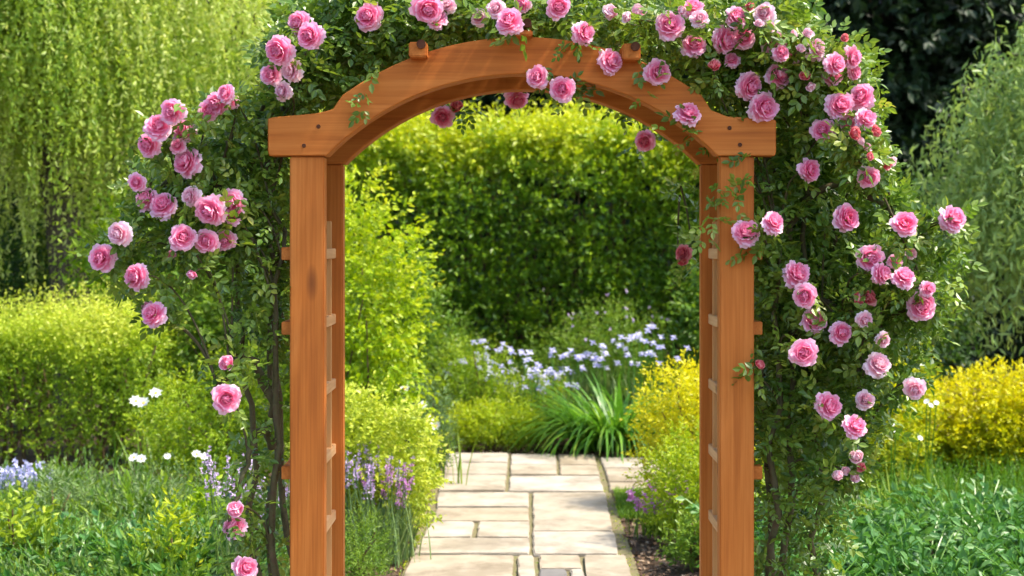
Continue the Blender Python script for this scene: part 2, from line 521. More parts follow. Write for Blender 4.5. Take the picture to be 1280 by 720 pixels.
# ------------------------------------------------------------------ the arbor
S = F / 4.418
AX = -.006
arbor = thing('garden_arbor', 'orange cedar arbor with curved top spanning the stone path', 'arbor', (AX, 4.66, 0))
DEP0, DEP1 = 4.418, 4.936
XI, XO = .575, .675
ZB = gz(195, 4.418)                    # underside of the shoulders of the arch
for sx in (-1, 1):
    for y0 in (DEP0, DEP1 - .06):
        bm = bmesh.new()
        box_bm(bm, (-.05, -.03, 0), (.05, .03, ZB - .001), .004)
        o = bm_obj('post', bm, M['wood_z'], arbor, False)
        o.location = (sx * (XI + XO) / 2, y0 + .03 - 4.66, 0)


def arch_outline():
    c, r, r2 = (AX, 0), 343 / S, 383 / S
    za, zb = gz(93, 4.418), gz(47, 4.418)          # apexes of the lower and upper curve
    x1 = 244 / S
    low, top = [], []
    for i in range(41):
        x = -x1 + 2 * x1 * i / 40
        low.append((x, za - r + math.sqrt(r * r - x * x)))
    x2 = 224 / S
    for i in range(37):
        x = x2 - 2 * x2 * i / 36
        top.append((x, zb - r2 + math.sqrt(r2 * r2 - x * x)))
    xe = 317 / S
    pts = [(-xe + .004, ZB)] + low + [(xe - .004, ZB), (xe, ZB + .01), (xe, gz(151, 4.418)), (xe - .012, gz(149, 4.418)), (x2 + .075, gz(146, 4.418)), (x2 + .028, gz(138, 4.418))] \
        + top + [(-x2 - .028, gz(137, 4.418)), (-x2 - .075, gz(142, 4.418)), (-xe + .012, gz(147, 4.418)), (-xe, gz(149, 4.418)), (-xe, ZB + .01)]
    return pts, zb, r2


pts, zapex, r2 = arch_outline()
for y0 in (DEP0 - .012, DEP1 - .072):
    bm = bmesh.new()
    vsb = [bm.verts.new((x, 0, z)) for x, z in pts]
    f = bm.faces.new(vsb)
    g = bmesh.ops.extrude_face_region(bm, geom=[f])
    nv = [v for v in g['geom'] if isinstance(v, bmesh.types.BMVert)]
    for v in nv: v.co.y += .084
    es = [e for e in bm.edges if abs(e.verts[0].co.y - e.verts[1].co.y) < 1e-6]
    bmesh.ops.bevel(bm, geom=es, offset=.003, segments=1, affect='EDGES')
    bmesh.ops.triangulate(bm, faces=[f for f in bm.faces if len(f.verts) > 8])
    o = bm_obj('arch_beam', bm, M['wood_x'], arbor, False)
    o.location = (0, y0 - 4.66, 0)


def top_z(x):
    return zapex - r2 + math.sqrt(r2 * r2 - x * x)


for px, zt in ((-128, 53), (2, 38), (135, 55)):            # square battens lie across the two arches
    x = px / S
    wd = .052
    z0 = min(top_z(x - wd / 2), top_z(x + wd / 2)) - .004
    bm = bmesh.new()
    box_bm(bm, (-wd / 2, -.315, 0), (wd / 2, .315, gz(zt, 4.36) - z0), .004)
    o = bm_obj('cross_batten', bm, M['wood_y'], arbor, False)
    o.location = (x, 0, z0)
    bm = bmesh.new()                                       # dark dowel through the batten
    bmesh.ops.create_cone(bm, cap_ends=True, segments=20, radius1=.013, radius2=.013, depth=.65)
    bmesh.ops.rotate(bm, verts=bm.verts, cent=(0, 0, 0), matrix=Matrix.Rotation(math.pi / 2, 3, 'X'))
    p = bm_obj('dowel', bm, M['dark_wood'], o, False)
    p.location = (.010, 0, .036)
for y0 in (DEP0 - .012,):
    for px, py in ((380, 182), (398, 158), (925, 181), (912, 160)):
        bm = bmesh.new()
        bmesh.ops.create_cone(bm, cap_ends=True, segments=14, radius1=.0065, radius2=.0055, depth=.004)
        bmesh.ops.rotate(bm, verts=bm.verts, cent=(0, 0, 0), matrix=Matrix.Rotation(math.pi / 2, 3, 'X'))
        o = bm_obj('screw', bm, M['dark_wood'], arbor, False)
        o.location = (gx(px, y0) - AX, y0 - .001 - 4.66, gz(py, y0))
RUNGS = [gz(y, 4.52) for y in (318, 406, 493, 581, 670)] + [gz(762, 4.52), gz(850, 4.52)]
for sx in (-1, 1):
    for z in RUNGS:
        bm = bmesh.new()
        box_bm(bm, (-.024, -.199, -.016), (.024, .199, .016), .002)
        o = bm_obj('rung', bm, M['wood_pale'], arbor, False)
        o.location = (sx * (XI + .046), 4.677 - 4.66, z)
    bm = bmesh.new()
    box_bm(bm, (-.011, -.012, 0), (.011, .012, gz(276, 4.7) - .05), .002)
    o = bm_obj('upright_slat', bm, M['wood_sunlit_z'], arbor, False)
    o.location = (sx * (XI + .037), .13, .05)
    for z in (gz(317, 4.418), gz(411, 4.418), gz(593, 4.418), gz(770, 4.418)):
        bm = bmesh.new()
        box_bm(bm, (-.014, -.245, -.019), (.014, .245, .019), .002)
        o = bm_obj('side_rail', bm, M['wood_y'], arbor, False)
        o.location = (sx * (XO + .0145), .03, z)

# ------------------------------------------------------------------ roses
def petal_layers(layers, seed, amp=.05):
    g = np.random.default_rng(seed)
    V, Fc, T = [], [], []
    nu, nv = 5, 5
    prof = np.array([.30, .78, 1.0, .98, .62])
    for li, (cnt, r0, e0, e1, ln, wd, t0) in enumerate(layers):
        for k in range(cnt):
            phi = 2 * math.pi * (k + .5 * (li % 2)) / cnt + g.normal() * .14
            cu, su = math.cos(phi), math.sin(phi)
            l = ln * (1 + g.normal() * .09)
            a0, a1 = e0 + g.normal() * 7, e1 + g.normal() * 11
            rho, z = r0, .04 * (6 - li)
            base = len(V)
            twist = g.normal() * .10
            ph = g.random() * 6.28
            for v in range(nv):
                if v:
                    e = math.radians(a0 + (a1 - a0) * (v / (nv - 1)) ** 1.2)
                    rho += math.cos(e) * l / (nv - 1); z += math.sin(e) * l / (nv - 1)
                for u in range(nu):
                    q = u / (nu - 1) * 2 - 1
                    wv = wd * prof[v] * q
                    cup = .28 * wd * q * q * (1 if li < 5 else -.25)
                    rr = rho - cup * (.6 if e0 > 45 else .2)
                    zz = z + (cup * .7 if e0 <= 45 else 0) + amp * math.sin(ph + 4.2 * q + 2 * v) * v / 4 - (.05 * abs(q) ** 3 if v == 4 else 0)
                    tx = wv + twist * v / 4
                    V.append((rr * cu - tx * su, rr * su + tx * cu, zz))
            for v in range(nv - 1):
                for u in range(nu - 1):
                    i = base + v * nu + u
                    Fc.append((i, i + 1, i + nu + 1, i + nu))
                    T.append(t0 * .8 + (0, .08, .24, .52)[v] + .05 * abs(u - 1.5) + g.normal() * .03)
    return np.array(V), np.array(Fc), np.array(T)


FULL = [(6, .02, 92, 125, .42, .17, .02), (8, .07, 84, 116, .50, .20, .05), (9, .12, 70, 104, .56, .23, .10), (10, .15, 52, 90, .62, .26, .18),
        (11, .17, 34, 66, .70, .28, .28), (11, .18, 16, 38, .76, .31, .36), (11, .18, 0, 4, .80, .34, .42), (10, .18, -18, -40, .76, .34, .45)]
OPEN = [(6, .16, 60, 105, .40, .24, .04), (7, .18, 42, 78, .52, .30, .12), (8, .20, 26, 52, .64, .36, .24), (9, .2, 10, 22, .74, .40, .36), (9, .2, -8, -26, .78, .40, .45)]
BUD = [(4, .02, 92, 118, .6, .28, .10), (5, .10, 82, 108, .62, .34, .22), (6, .16, 62, 96, .62, .36, .40), (6, .18, 30, 60, .60, .30, .55)]


def mesh_of(V, Fc, T, name, mat):
    a = Acc(); a.add(V, Fc, T)
    o = a.build(name, mat, None, smooth=True)
    me = o.data
    bpy.data.objects.remove(o)
    return me


BLOOM = {}
for key, mat in (('p', 'petal'), ('w', 'pale_petal'), ('r', 'red_petal')):
    BLOOM['full' + key] = [mesh_of(*petal_layers(FULL, 20 + i), 'bloom', M[mat]) for i in range(4)]
    BLOOM['open' + key] = [mesh_of(*petal_layers(OPEN, 40 + i), 'bloom', M[mat]) for i in range(3)]
    BLOOM['bud' + key] = [mesh_of(*petal_layers(BUD, 60 + i, .02), 'bud', M[mat]) for i in range(2)]
_a = Acc()
for i in range(34):
    d = unit(np.array([R.normal() * .55, R.normal() * .55, 1.0]))
    p = np.array([0, 0, .12])
    q = p + d * (.16 + .08 * R.random())
    _a.tube([p, (p + q) / 2, q, q + d * .03], [.008, .008, .024, .004], 5, R.random())
STAMEN = _a.build('stamens', M['stamen']); _me = STAMEN.data; bpy.data.objects.remove(STAMEN); STAMEN = _me


def bloom(parent, px, py, size, d, mode='full', hue='p', axis=None):
    pos = W(px, py, d)
    r = size * d / F / 2
    ms = BLOOM[mode + hue]
    me = ms[R.integers(len(ms))]
    o = bpy.data.objects.new('bud' if mode == 'bud' else 'bloom', me)
    COL.objects.link(o); o.parent = parent
    if axis is None:
        axis = unit(np.array([R.normal() * .45, -1.0, .25 + R.normal() * .38]))
    else:
        axis = unit(np.asarray(axis, float))
    rot = Vector(axis).to_track_quat('Z', 'Y').to_matrix() @ Matrix.Rotation(R.random() * 6.28, 3, 'Z')
    o.rotation_euler = rot.to_euler()
    s = r * (1.06 if mode != 'bud' else 1.5)
    o.scale = (s, s * (.92 + .14 * R.random()), s)
    o.location = Vector(pos - axis * r * .3) - parent.location
    if mode == 'open':
        st = bpy.data.objects.new('stamens', STAMEN)
        COL.objects.link(st); st.parent = o
    return pos, axis, r


def rose_leaves(acc, O, D, n=5, ln=.052, L=.024, tint=.4):
    """compound leaves: a stalk with pairs of leaflets and one at the tip, all about in one plane"""
    O = np.asarray(O); D = unit(np.asarray(D)); m = len(O)
    tint = np.broadcast_to(tint, (m,)) + R.normal(size=m) * .16
    nn = R.normal(size=(m, 3)) * .5; nn[:, 2] += .8; nn[:, 1] -= .25
    S_ = unit(np.cross(D, nn)); N_ = np.cross(S_, D)
    sc = .7 + .6 * R.random(m)
    for t, sd in ((.45, -1), (.45, 1), (.8, -1), (.8, 1), (1.0, 0)):
        P = O + D * (ln * t * sc)[:, None] - N_ * (.25 * ln * t * t * sc)[:, None]
        dd = D * (.65 if sd else 1) + S_ * sd * .85 - N_ * .2 + R.normal(size=(m, 3)) * .12
        acc.leaves(P, dd, N_ + R.normal(size=(m, 3)) * .25, L * sc * (1 if sd else 1.15), L * .66 * sc, tint + R.normal(size=m) * .05)


def foliage_region(acc, n, poly, d0, d1, tint=.42, L=.024):
    q = poly_points(n, poly)
    d = d0 + (d1 - d0) * R.random(n) ** 1.0
    P = np.stack([gx(q[:, 0], d), d, gz(q[:, 1], d)], 1)
    # leave gaps: thin out by a clump field
    keep = waves(P, 5.0, 5) + R.normal(size=n) * .45 > -.45
    P = P[keep]
    D = R.normal(size=(len(P), 3)); D[:, 1] -= .35; D[:, 2] -= .15
    rose_leaves(acc, P, D, L=L, tint=tint + .12 * waves(P, 3.0, 9))


# px, py, size[, mode, hue]
LEFT = [(347, 64, 38), (372, 28, 30), (386, 44, 34), (338, 92, 28), (362, 88, 30, 'full', 'w'), (352, 114, 24, 'full', 'w'), (459, 20, 36), (535, 12, 40), (545, 22, 26), (270, 130, 30), (281, 116, 24), (261, 138, 26), (287, 126, 20),
        (214, 139, 32), (197, 157, 34), (228, 162, 30), (184, 181, 32), (222, 182, 20), (231, 202, 36), (170, 228, 24), (181, 248, 30), (203, 255, 34), (237, 245, 26, 'full', 'w'), (261, 264, 40), (289, 254, 32), (291, 268, 26),
        (229, 296, 34), (257, 302, 30), (280, 300, 28), (148, 292, 32), (126, 322, 36), (168, 346, 34), (190, 392, 32), (184, 384, 20), (241, 342, 16, 'bud'), (215, 318, 14, 'bud'), (285, 455, 24, 'bud'), (283, 498, 36),
        (295, 637, 26, 'bud'), (292, 657, 32), (308, 710, 32), (553, 147, 28, 'full', 'p'), (572, 134, 20, 'bud', 'r'), (560, 6, 22, 'full', 'w'), (598, 22, 22, 'full', 'w')]
RIGHT = [(620, 10, 24, 'full', 'w'), (636, 25, 34), (652, 5, 22), (699, 8, 32), (732, 41, 30), (765, 76, 32), (671, 95, 30), (703, 111, 32), (647, 125, 30, 'full', 'p'), (806, 177, 26, 'full', 'p'), (824, 90, 34), (766, 15, 24, 'bud', 'w'), (798, 18, 24, 'bud', 'w'),
         (838, 30, 36), (868, 55, 32, 'full', 'p'), (866, 8, 28), (875, 22, 24, 'full', 'w'), (861, 140, 32), (908, 50, 34), (930, 47, 30), (893, 84, 20, 'bud', 'r'), (915, 74, 20), (922, 20, 28), (955, 16, 28, 'full', 'w'), (972, 55, 34), (978, 66, 22), (961, 34, 18, 'bud', 'w'),
         (939, 108, 36), (957, 134, 38), (976, 94, 34), (1007, 95, 18, 'bud', 'r'), (1008, 43, 18, 'bud', 'w'), (1022, 60, 30), (1042, 90, 32), (1046, 80, 28), (1067, 72, 28), (1055, 48, 13, 'bud', 'r'), (1070, 90, 20), (1028, 163, 30), (1051, 131, 36), (1076, 120, 34), (1062, 152, 26),
         (1084, 147, 28), (1066, 168, 22, 'bud', 'r'), (1092, 165, 20, 'bud', 'r'), (1082, 186, 16, 'bud', 'w'), (1013, 213, 32, 'open'), (1086, 222, 28), (1106, 205, 18, 'bud', 'r'), (1113, 203, 16, 'bud', 'w'), (1060, 272, 36, 'open'), (1132, 279, 34, 'open'), (1193, 272, 34), (1187, 277, 24),
         (933, 289, 34), (968, 277, 30), (998, 341, 36), (1006, 370, 32), (1019, 400, 32), (1005, 441, 36), (1053, 416, 30), (1088, 323, 34), (1104, 342, 28), (1131, 345, 30), (1120, 326, 20), (1140, 317, 16, 'full', 'w'), (1084, 372, 24, 'bud', 'r'), (1070, 374, 20, 'bud', 'r'), (1082, 400, 22, 'full', 'w'),
         (1161, 361, 20), (1152, 384, 34), (1158, 377, 24), (1105, 425, 20, 'full', 'w'), (1099, 455, 34, 'full', 'w'), (1038, 507, 34), (1082, 500, 24, 'full', 'w'), (1070, 532, 30), (1144, 487, 28, 'full', 'w'), (1071, 572, 22, 'bud', 'w'), (1047, 596, 18, 'bud', 'w'), (1066, 597, 18, 'bud', 'w'),
         (948, 30, 14, 'bud', 'w'), (985, 72, 15, 'bud', 'r'), (996, 80, 13, 'bud', 'w'), (1012, 108, 14, 'bud', 'w'), (1030, 78, 14, 'bud', 'w'), (1000, 62, 15, 'bud', 'w'), (990, 44, 15, 'bud', 'w'), (936, 8, 14, 'bud', 'r'), (850, 14, 16, 'bud', 'w'), (785, 22, 16, 'bud', 'w'), (1074, 178, 15, 'bud', 'w'), (1086, 196, 13, 'bud', 'r'), (1077, 585, 14, 'bud', 'r'), (1056, 588, 14, 'bud', 'w'), (853, 316, 22, 'full', 'r'), (852, 327, 18, 'bud', 'r'), (948, 457, 16, 'bud', 'r')]
REAR = {(553, 147), (572, 134), (647, 125), (806, 177), (853, 316), (852, 327)}


def make_rose(name, label, base, blooms, regions, mains, sparse):
    root = thing(name, label, 'climbing rose', base)
    fol, canes = Acc(), []
    base = np.array(base)
    nodes = []
    for pl in mains:                                   # main stems from the ground
        p = np.array(pl, float)
        dens = bez(p[0], p[1], p[2], p[3], 18)
        dens[1:, :2] += R.normal(size=(17, 2)) * .012
        a = Acc(); a.tube(dens, np.linspace(.014, .006, 18), 7)
        a.build('cane', M['cane'], root, smooth=True)
        nodes += [x for x in dens[6:]]
        sel = dens[11:]
        O = sel[R.integers(len(sel), size=30)]
        D = R.normal(size=(30, 3)); rose_leaves(fol, O, D, tint=.4)
    nodes = np.array(nodes)
    for b in blooms:
        px, py, sz = b[:3]
        mode = b[3] if len(b) > 3 else 'full'
        hue = b[4] if len(b) > 4 else ('w' if R.random() < .05 else 'p')
        over = (362 < px < 905 and py > 44) or (px, py) in ((933, 289), (957, 134), (939, 108))
        d = 5.02 if (px, py) in REAR else (4.34 + R.random() * .05 if over else 4.27 + R.random() * .14)
        out = np.array([.35 * (1 if px > 655 else -1) * (abs(px - 655) > 280) + R.normal() * .42, -1.0, .25 + R.normal() * .40 - (.5 if (px, py) in REAR else 0)])
        pos, ax, r = bloom(root, px, py, sz, d, mode, hue, out)
        # a cane from the nearest main stem, arching over to the bloom
        if (px, py) in REAR: start = pos + np.array([0, .05, .22])
        else:
            dist = np.linalg.norm(nodes - pos + np.array([0, 0, .15]), axis=1) + R.random(len(nodes)) * .12
            start = nodes[np.argmin(dist)]
        end = pos - ax * r * .45
        ln = np.linalg.norm(end - start)
        rise = .25 * ln if pos[2] < 1.9 else .1 * ln
        c1 = start + (end - start) * .3 + np.array([0, .05, rise + .02])
        c2 = end - ax * min(.10, ln * .4) + np.array([0, .03, .02])
        pts_ = bez(start, c1, c2, end, 12)
        canes.append(pts_)
        k = int(5 + ln * (18 if px < 500 else 30))
        idx = R.random(k) ** .7 * 10
        O = pts_[idx.astype(int)] + (pts_[idx.astype(int) + 1] - pts_[idx.astype(int)]) * (idx % 1)[:, None]
        D = R.normal(size=(k, 3)); D[:, 1] += .1
        rose_leaves(fol, O, D, tint=.45)
        O = np.repeat((pos - ax * r * 1.5)[None], 8, 0) + R.normal(size=(8, 3)) * r * .5
        D = R.normal(size=(8, 3)); D[:, 1] += .5
        rose_leaves(fol, O, D, tint=.45)
    for p in canes:
        a = Acc(); a.tube(p, np.linspace(.0042, .0022, len(p)), 5)
        a.build('flower_stalk', M['cane'], root, smooth=True)
    for n, poly, d0, d1, ti in regions:
        foliage_region(fol, n, poly, d0, d1, ti)
    for O, D, ln in sparse:                             # trailing shoots
        p = bez(O, np.add(O, np.multiply(D, ln * .4)), np.add(O, np.multiply(D, ln * .7)) - np.array([0, 0, ln * .1]), np.add(O, np.multiply(D, ln)) - np.array([0, 0, ln * .3]), 9)
        k = int(ln * 90)
        O_ = p[R.integers(9, size=k)]
        Dd = R.normal(size=(k, 3)); Dd[:, 1] -= .3; Dd[:, 2] -= .3
        rose_leaves(fol, O_, Dd, ln=.045, L=.023, tint=.5)
    f = fol.build('foliage', M['rose_leaf'], root)
    return root


d_ = 4.72
LR = [(4200, [(330, 140), (345, 90), (322, 62), (365, 15), (420, -30), (600, -30), (600, 42), (540, 50), (505, 78), (460, 92), (425, 116), (395, 134), (332, 141)], 4.45, 5.1, .5),
      (1500, [(336, 140), (360, 192), (360, 330), (285, 330), (240, 320), (215, 285), (235, 215), (250, 165), (300, 115)], 4.42, 5.0, .40),
      (420, [(360, 330), (360, 450), (325, 440), (300, 395), (280, 330)], 4.42, 5.0, .40),
      (110, [(361, 450), (361, 720), (315, 720), (310, 600), (310, 470)], 4.45, 4.95, .42),
      (360, [(112, 325), (165, 225), (190, 170), (240, 150), (260, 300), (225, 340), (200, 395), (160, 360)], 4.4, 4.8, .5)]
LM = []
for i, (x0, x1, y1, dd) in enumerate(((352, 350, 190, 4.75), (338, 330, 150, 4.6), (318, 290, 230, 4.7), (345, 345, 260, 4.5))):
    b0 = W(x0, 985, dd); b0[2] = 0
    LM.append([b0, W(x0 + 12 * (-1) ** i, 720, dd), W(x0 + 14 * (-1) ** (i + 1), 420, dd), W(x1, y1, dd)])
LM.append([W(338, 250, 4.6), W(335, 120, 4.6), W(400, 40, 4.7), W(600, 18, 4.75)])
LM.append([W(345, 260, 4.7), W(320, 170, 4.7), W(260, 140, 4.6), W(190, 250, 4.55)])
LM.append([W(345, 300, 4.6), W(310, 200, 4.6), W(200, 220, 4.5), W(140, 320, 4.5)])
LM.append([W(340, 560, 4.55), W(325, 500, 4.5), W(310, 560, 4.45), W(296, 650, 4.42)])
LM.append([W(340, 520, 4.55), W(315, 420, 4.5), W(290, 430, 4.45), W(284, 480, 4.42)])
make_rose('climbing_rose', 'climbing rose with loose pink clusters trailing towards the golden hedge', (gx(340, d_), d_, 0), LEFT, LR, LM,
          [((gx(470, 4.4), 4.4, gz(75, 4.4)), (-.3, -.1, -1), .12), ((gx(430, 4.98), 4.98, gz(120, 4.98)), (.5, 0, -.6), .16), ((gx(345, 4.45), 4.45, gz(330, 4.45)), (-.4, -.1, -.8), .3)])
RR = [(9800, [(600, -30), (1010, -30), (1012, 45), (1082, 62), (1100, 150), (1112, 220), (1148, 290), (1130, 400), (1095, 470), (1060, 520), (1010, 560), (944, 560), (943, 206), (971, 200), (970, 148), (905, 143), (882, 112), (805, 58), (770, 58), (700, 40), (640, 38), (600, 40)], 4.45, 5.1, .46),
      (1300, [(944, 200), (1040, 200), (1040, 520), (944, 560)], 4.5, 5.0, .24),
      (600, [(943, 560), (1060, 520), (1085, 590), (1040, 720), (943, 720)], 4.45, 5.0, .36),
      (520, [(1120, 255), (1205, 265), (1185, 380), (1150, 480), (1090, 560), (1080, 470), (1130, 400)], 4.42, 4.8, .5)]
RM = []
for i, (x0, x1, y1, dd) in enumerate(((958, 965, 170, 4.7), (985, 1010, 150, 4.6), (1020, 1060, 240, 4.7), (968, 960, 260, 4.52))):
    b0 = W(x0, 985, dd); b0[2] = 0
    RM.append([b0, W(x0 + 16 * (-1) ** i, 720, dd), W(x0 + 20 * (-1) ** (i + 1), 420, dd), W(x1, y1, dd)])
RM.append([W(965, 220, 4.6), W(970, 90, 4.6), W(900, 30, 4.7), W(640, 15, 4.75)])
RM.append([W(985, 260, 4.7), W(1000, 120, 4.7), W(1040, 60, 4.65), W(1075, 130, 4.5)])
RM.append([W(985, 300, 4.6), W(1020, 180, 4.6), W(1120, 220, 4.5), W(1160, 370, 4.45)])
RM.append([W(985, 420, 4.6), W(1020, 330, 4.6), W(1080, 380, 4.5), W(1075, 560, 4.45)])
make_rose('climbing_rose', 'dense climbing rose thick with pink blooms over the arch and one post', (gx(985, d_), d_, 0), RIGHT, RR, RM,
          [((gx(935, 4.4), 4.4, gz(190, 4.4)), (-.25, -.05, -.9), .16), ((gx(900, 4.43), 4.4, gz(235, 4.43)), (-.3, 0, -.8), .18), ((gx(790, 4.4), 4.395, gz(62, 4.4)), (.3, -.1, -.9), .12),
           ((gx(870, 4.99), 5.0, gz(180, 4.99)), (.1, .1, -1), .14), ((gx(760, 5.0), 5.0, gz(118, 5.0)), (.5, 0, -.5), .12)])


# ------------------------------------------------------------------ trees behind
def tree(name, label, base, h, crown_c, crown_r, mat, n, leaf, kind='round', group=None, tint=.5, amp=.22, seed=3, shoot=.5, per=9, droop=.2, trunk_r=.12):
    root = thing(name, label, 'tree', base, group=group)
    b = np.array(base, float)
    a = Acc()
    top = np.array([b[0], b[1], crown_c[2] + crown_r[2] * .5])
    wob = bez(b, b + (top - b) * .35 + R.normal(size=3) * (.06, .06, 0), b + (top - b) * .7 + R.normal(size=3) * (.08, .08, 0), top, 10)
    a.tube(wob, np.linspace(trunk_r, trunk_r * .3, 10), 9)
    for i in range(11):
        k = 3 + i % 6
        st = wob[k]
        e = np.array(crown_c) + unit(R.normal(size=3)) * np.array(crown_r) * .75
        a.tube(bez(st, st + (e - st) * .3 + (0, 0, .1), st + (e - st) * .7 + (0, 0, .1), e, 7), np.linspace(trunk_r * .4, .012, 7), 6)
    a.build('trunk', M['bark'], root, smooth=True)
    P, N = blob(n, crown_c, crown_r, amp, 2.8, .28, seed, -1)
    P2, N2 = blob(n // 2, crown_c, crown_r, amp, 2.8, .7, seed, -1)
    P, N = np.concatenate([P, P2]), np.concatenate([N, N2])
    keep = (waves(P, 2.2, seed + 7) + R.normal(size=len(P)) * .4 > -.5) & (P[:, 2] > .1)
    P, N = P[keep], N[keep]
    D = N + R.normal(size=P.shape) * .6
    D[:, 2] += .2
    c = Acc()
    c.shoots(P, D, shoot * (.6 + .8 * R.random(len(P))), per, leaf, leaf * .55, droop=droop, tint=tint + .15 * waves(P, 2.0, seed + 3), tip=.25, fine=False)
    c.build('crown', mat, root)
    return root


# the dark evergreens along the back; each with the thing it stands behind
for x, y, h, r, lab in ((-6.3, 21.0, 6.2, 2.1, 'dark evergreen tree behind the far edge of the weeping tree'), (-3.4, 20.2, 6.0, 2.2, 'dark evergreen tree showing through the hanging strands of the weeping tree'),
                        (-.6, 19.6, 5.2, 1.9, 'dark evergreen tree showing above the clipped hedge inside the arch'), (2.1, 19.0, 6.0, 2.0, 'dark evergreen tree behind the rose blooms at the top of the arch'),
                        (4.3, 17.8, 6.4, 1.9, 'near black evergreen tree in the gap between the roses and the drooping tree'), (6.9, 19.0, 6.4, 2.2, 'dark evergreen tree behind the drooping pale green tree'), (9.6, 20.5, 6.2, 2.3, 'dark evergreen tree farthest beyond the drooping pale green tree'),
                        (-9.2, 21.0, 6.2, 2.3, 'dark evergreen tree farthest beyond the weeping tree')):
    tree('evergreen_tree', lab, (x, y, -.05), h, (x, y, h * .5), (r, r * .8, h * .52), M['dark_tree'], 4600, .18, amp=.16, seed=int(x * 10) % 97, shoot=.45, per=9, group='dark evergreens along the back of the garden', droop=.25)

n = 5200
P = np.stack([R.random(n) * 30 - 14, 25 + R.random(n) * 1.5, R.random(n) * 8.5], 1)
a = Acc()
a.shoots(P, R.normal(size=(n, 3)) + (0, -.4, .2), .7, 8, .42, .26, tint=.5 + .2 * waves(P, 1.2, 4), fine=False)
tag(a.build('treeline', M['dark_tree']), kind='stuff')

# weeping tree
def weeping(name, label, base, c, r, mat, nstr, leaf, lenr, n_leaf, tint, fwd=.0, seed=5, wd=.3):
    root = thing(name, label, 'tree', base)
    b = np.array(base, float); c = np.array(c, float); r = np.array(r, float)
    a = Acc()
    top = np.array([c[0], c[1], c[2] + r[2] * .55])
    tr = bez(b, b + (.1, 0, (top[2] - b[2]) * .4), top - (.15, .1, .8), top, 12)
    a.tube(tr, np.linspace(.17, .06, 12), 10)
    limbs = []
    for i in range(22):
        th = i * 2.4; rr = .3 + .4 * R.random()
        e = c + np.array([math.cos(th) * r[0] * rr, math.sin(th) * r[1] * rr, r[2] * (.35 + .5 * R.random())])
        st = tr[5 + i % 7]
        p = bez(st, st + (0, 0, .3), (st + e) / 2 + (0, 0, .5), e, 10)
        a.tube(p, np.linspace(.05, .012, 10), 6)
        limbs.append(p)
    a.build('trunk', M['bark'], root, smooth=True)
    cr = Acc()
    L = np.concatenate(limbs)
    P, N = blob(nstr, c, r, .15, 2.5, .45, seed, -.2)
    P[: nstr // 3] = L[R.integers(len(L), size=nstr // 3)] + R.normal(size=(nstr // 3, 3)) * .2
    keep = waves(P, 3.0, seed + 2) + R.normal(size=len(P)) * .5 > -.55
    P, N = P[keep], N[keep]
    m = len(P)
    ln = lenr[0] + (lenr[1] - lenr[0]) * R.random(m)
    t = (np.arange(n_leaf)[None] + R.random((m, n_leaf))) / n_leaf
    out = N * np.array([1, 1, 0]) * .35 + R.normal(size=(m, 3)) * .12
    Q = P[:, None] + out[:, None] * (1 - np.exp(-2.2 * t))[..., None] * ln[:, None, None]
    Q[..., 2] -= (t ** 1.3) * ln[:, None]
    Q[..., 0] += .04 * np.sin(t * 5 + R.random((m, 1)) * 6)
    ok = Q[..., 2] > .15
    D = R.normal(size=Q.shape) * .75; D[..., 2] -= .9
    NN = R.normal(size=Q.shape)
    sz = .65 + .7 * R.random(t.shape)
    tt = tint + .26 * waves(P, 2.0, seed + 4)[:, None] + .10 * R.normal(size=t.shape) + .12 * (t - .5)
    cr.leaves(Q[ok], D[ok], NN[ok], (leaf * sz)[ok], (leaf * wd * sz)[ok], tt[ok], True)
    cr.build('crown', mat, root)
    return root


weeping('weeping_tree', 'tall weeping tree with hanging strands of pale yellow-green leaves', (-3.5, 11.8, -.05), (-3.75, 11.7, 3.0), (2.05, 1.3, 1.75), M['willow'], 5200, .040, (.4, 1.4), 46, .62, wd=.42)
weeping('drooping_tree', 'pale green tree with long drooping pointed leaves behind the golden shrub', (4.15, 10.6, -.05), (4.05, 10.4, 1.75), (1.3, 1.0, 1.45), M['droop'], 3800, .072, (.3, 1.0), 17, .54, seed=15, wd=.27)


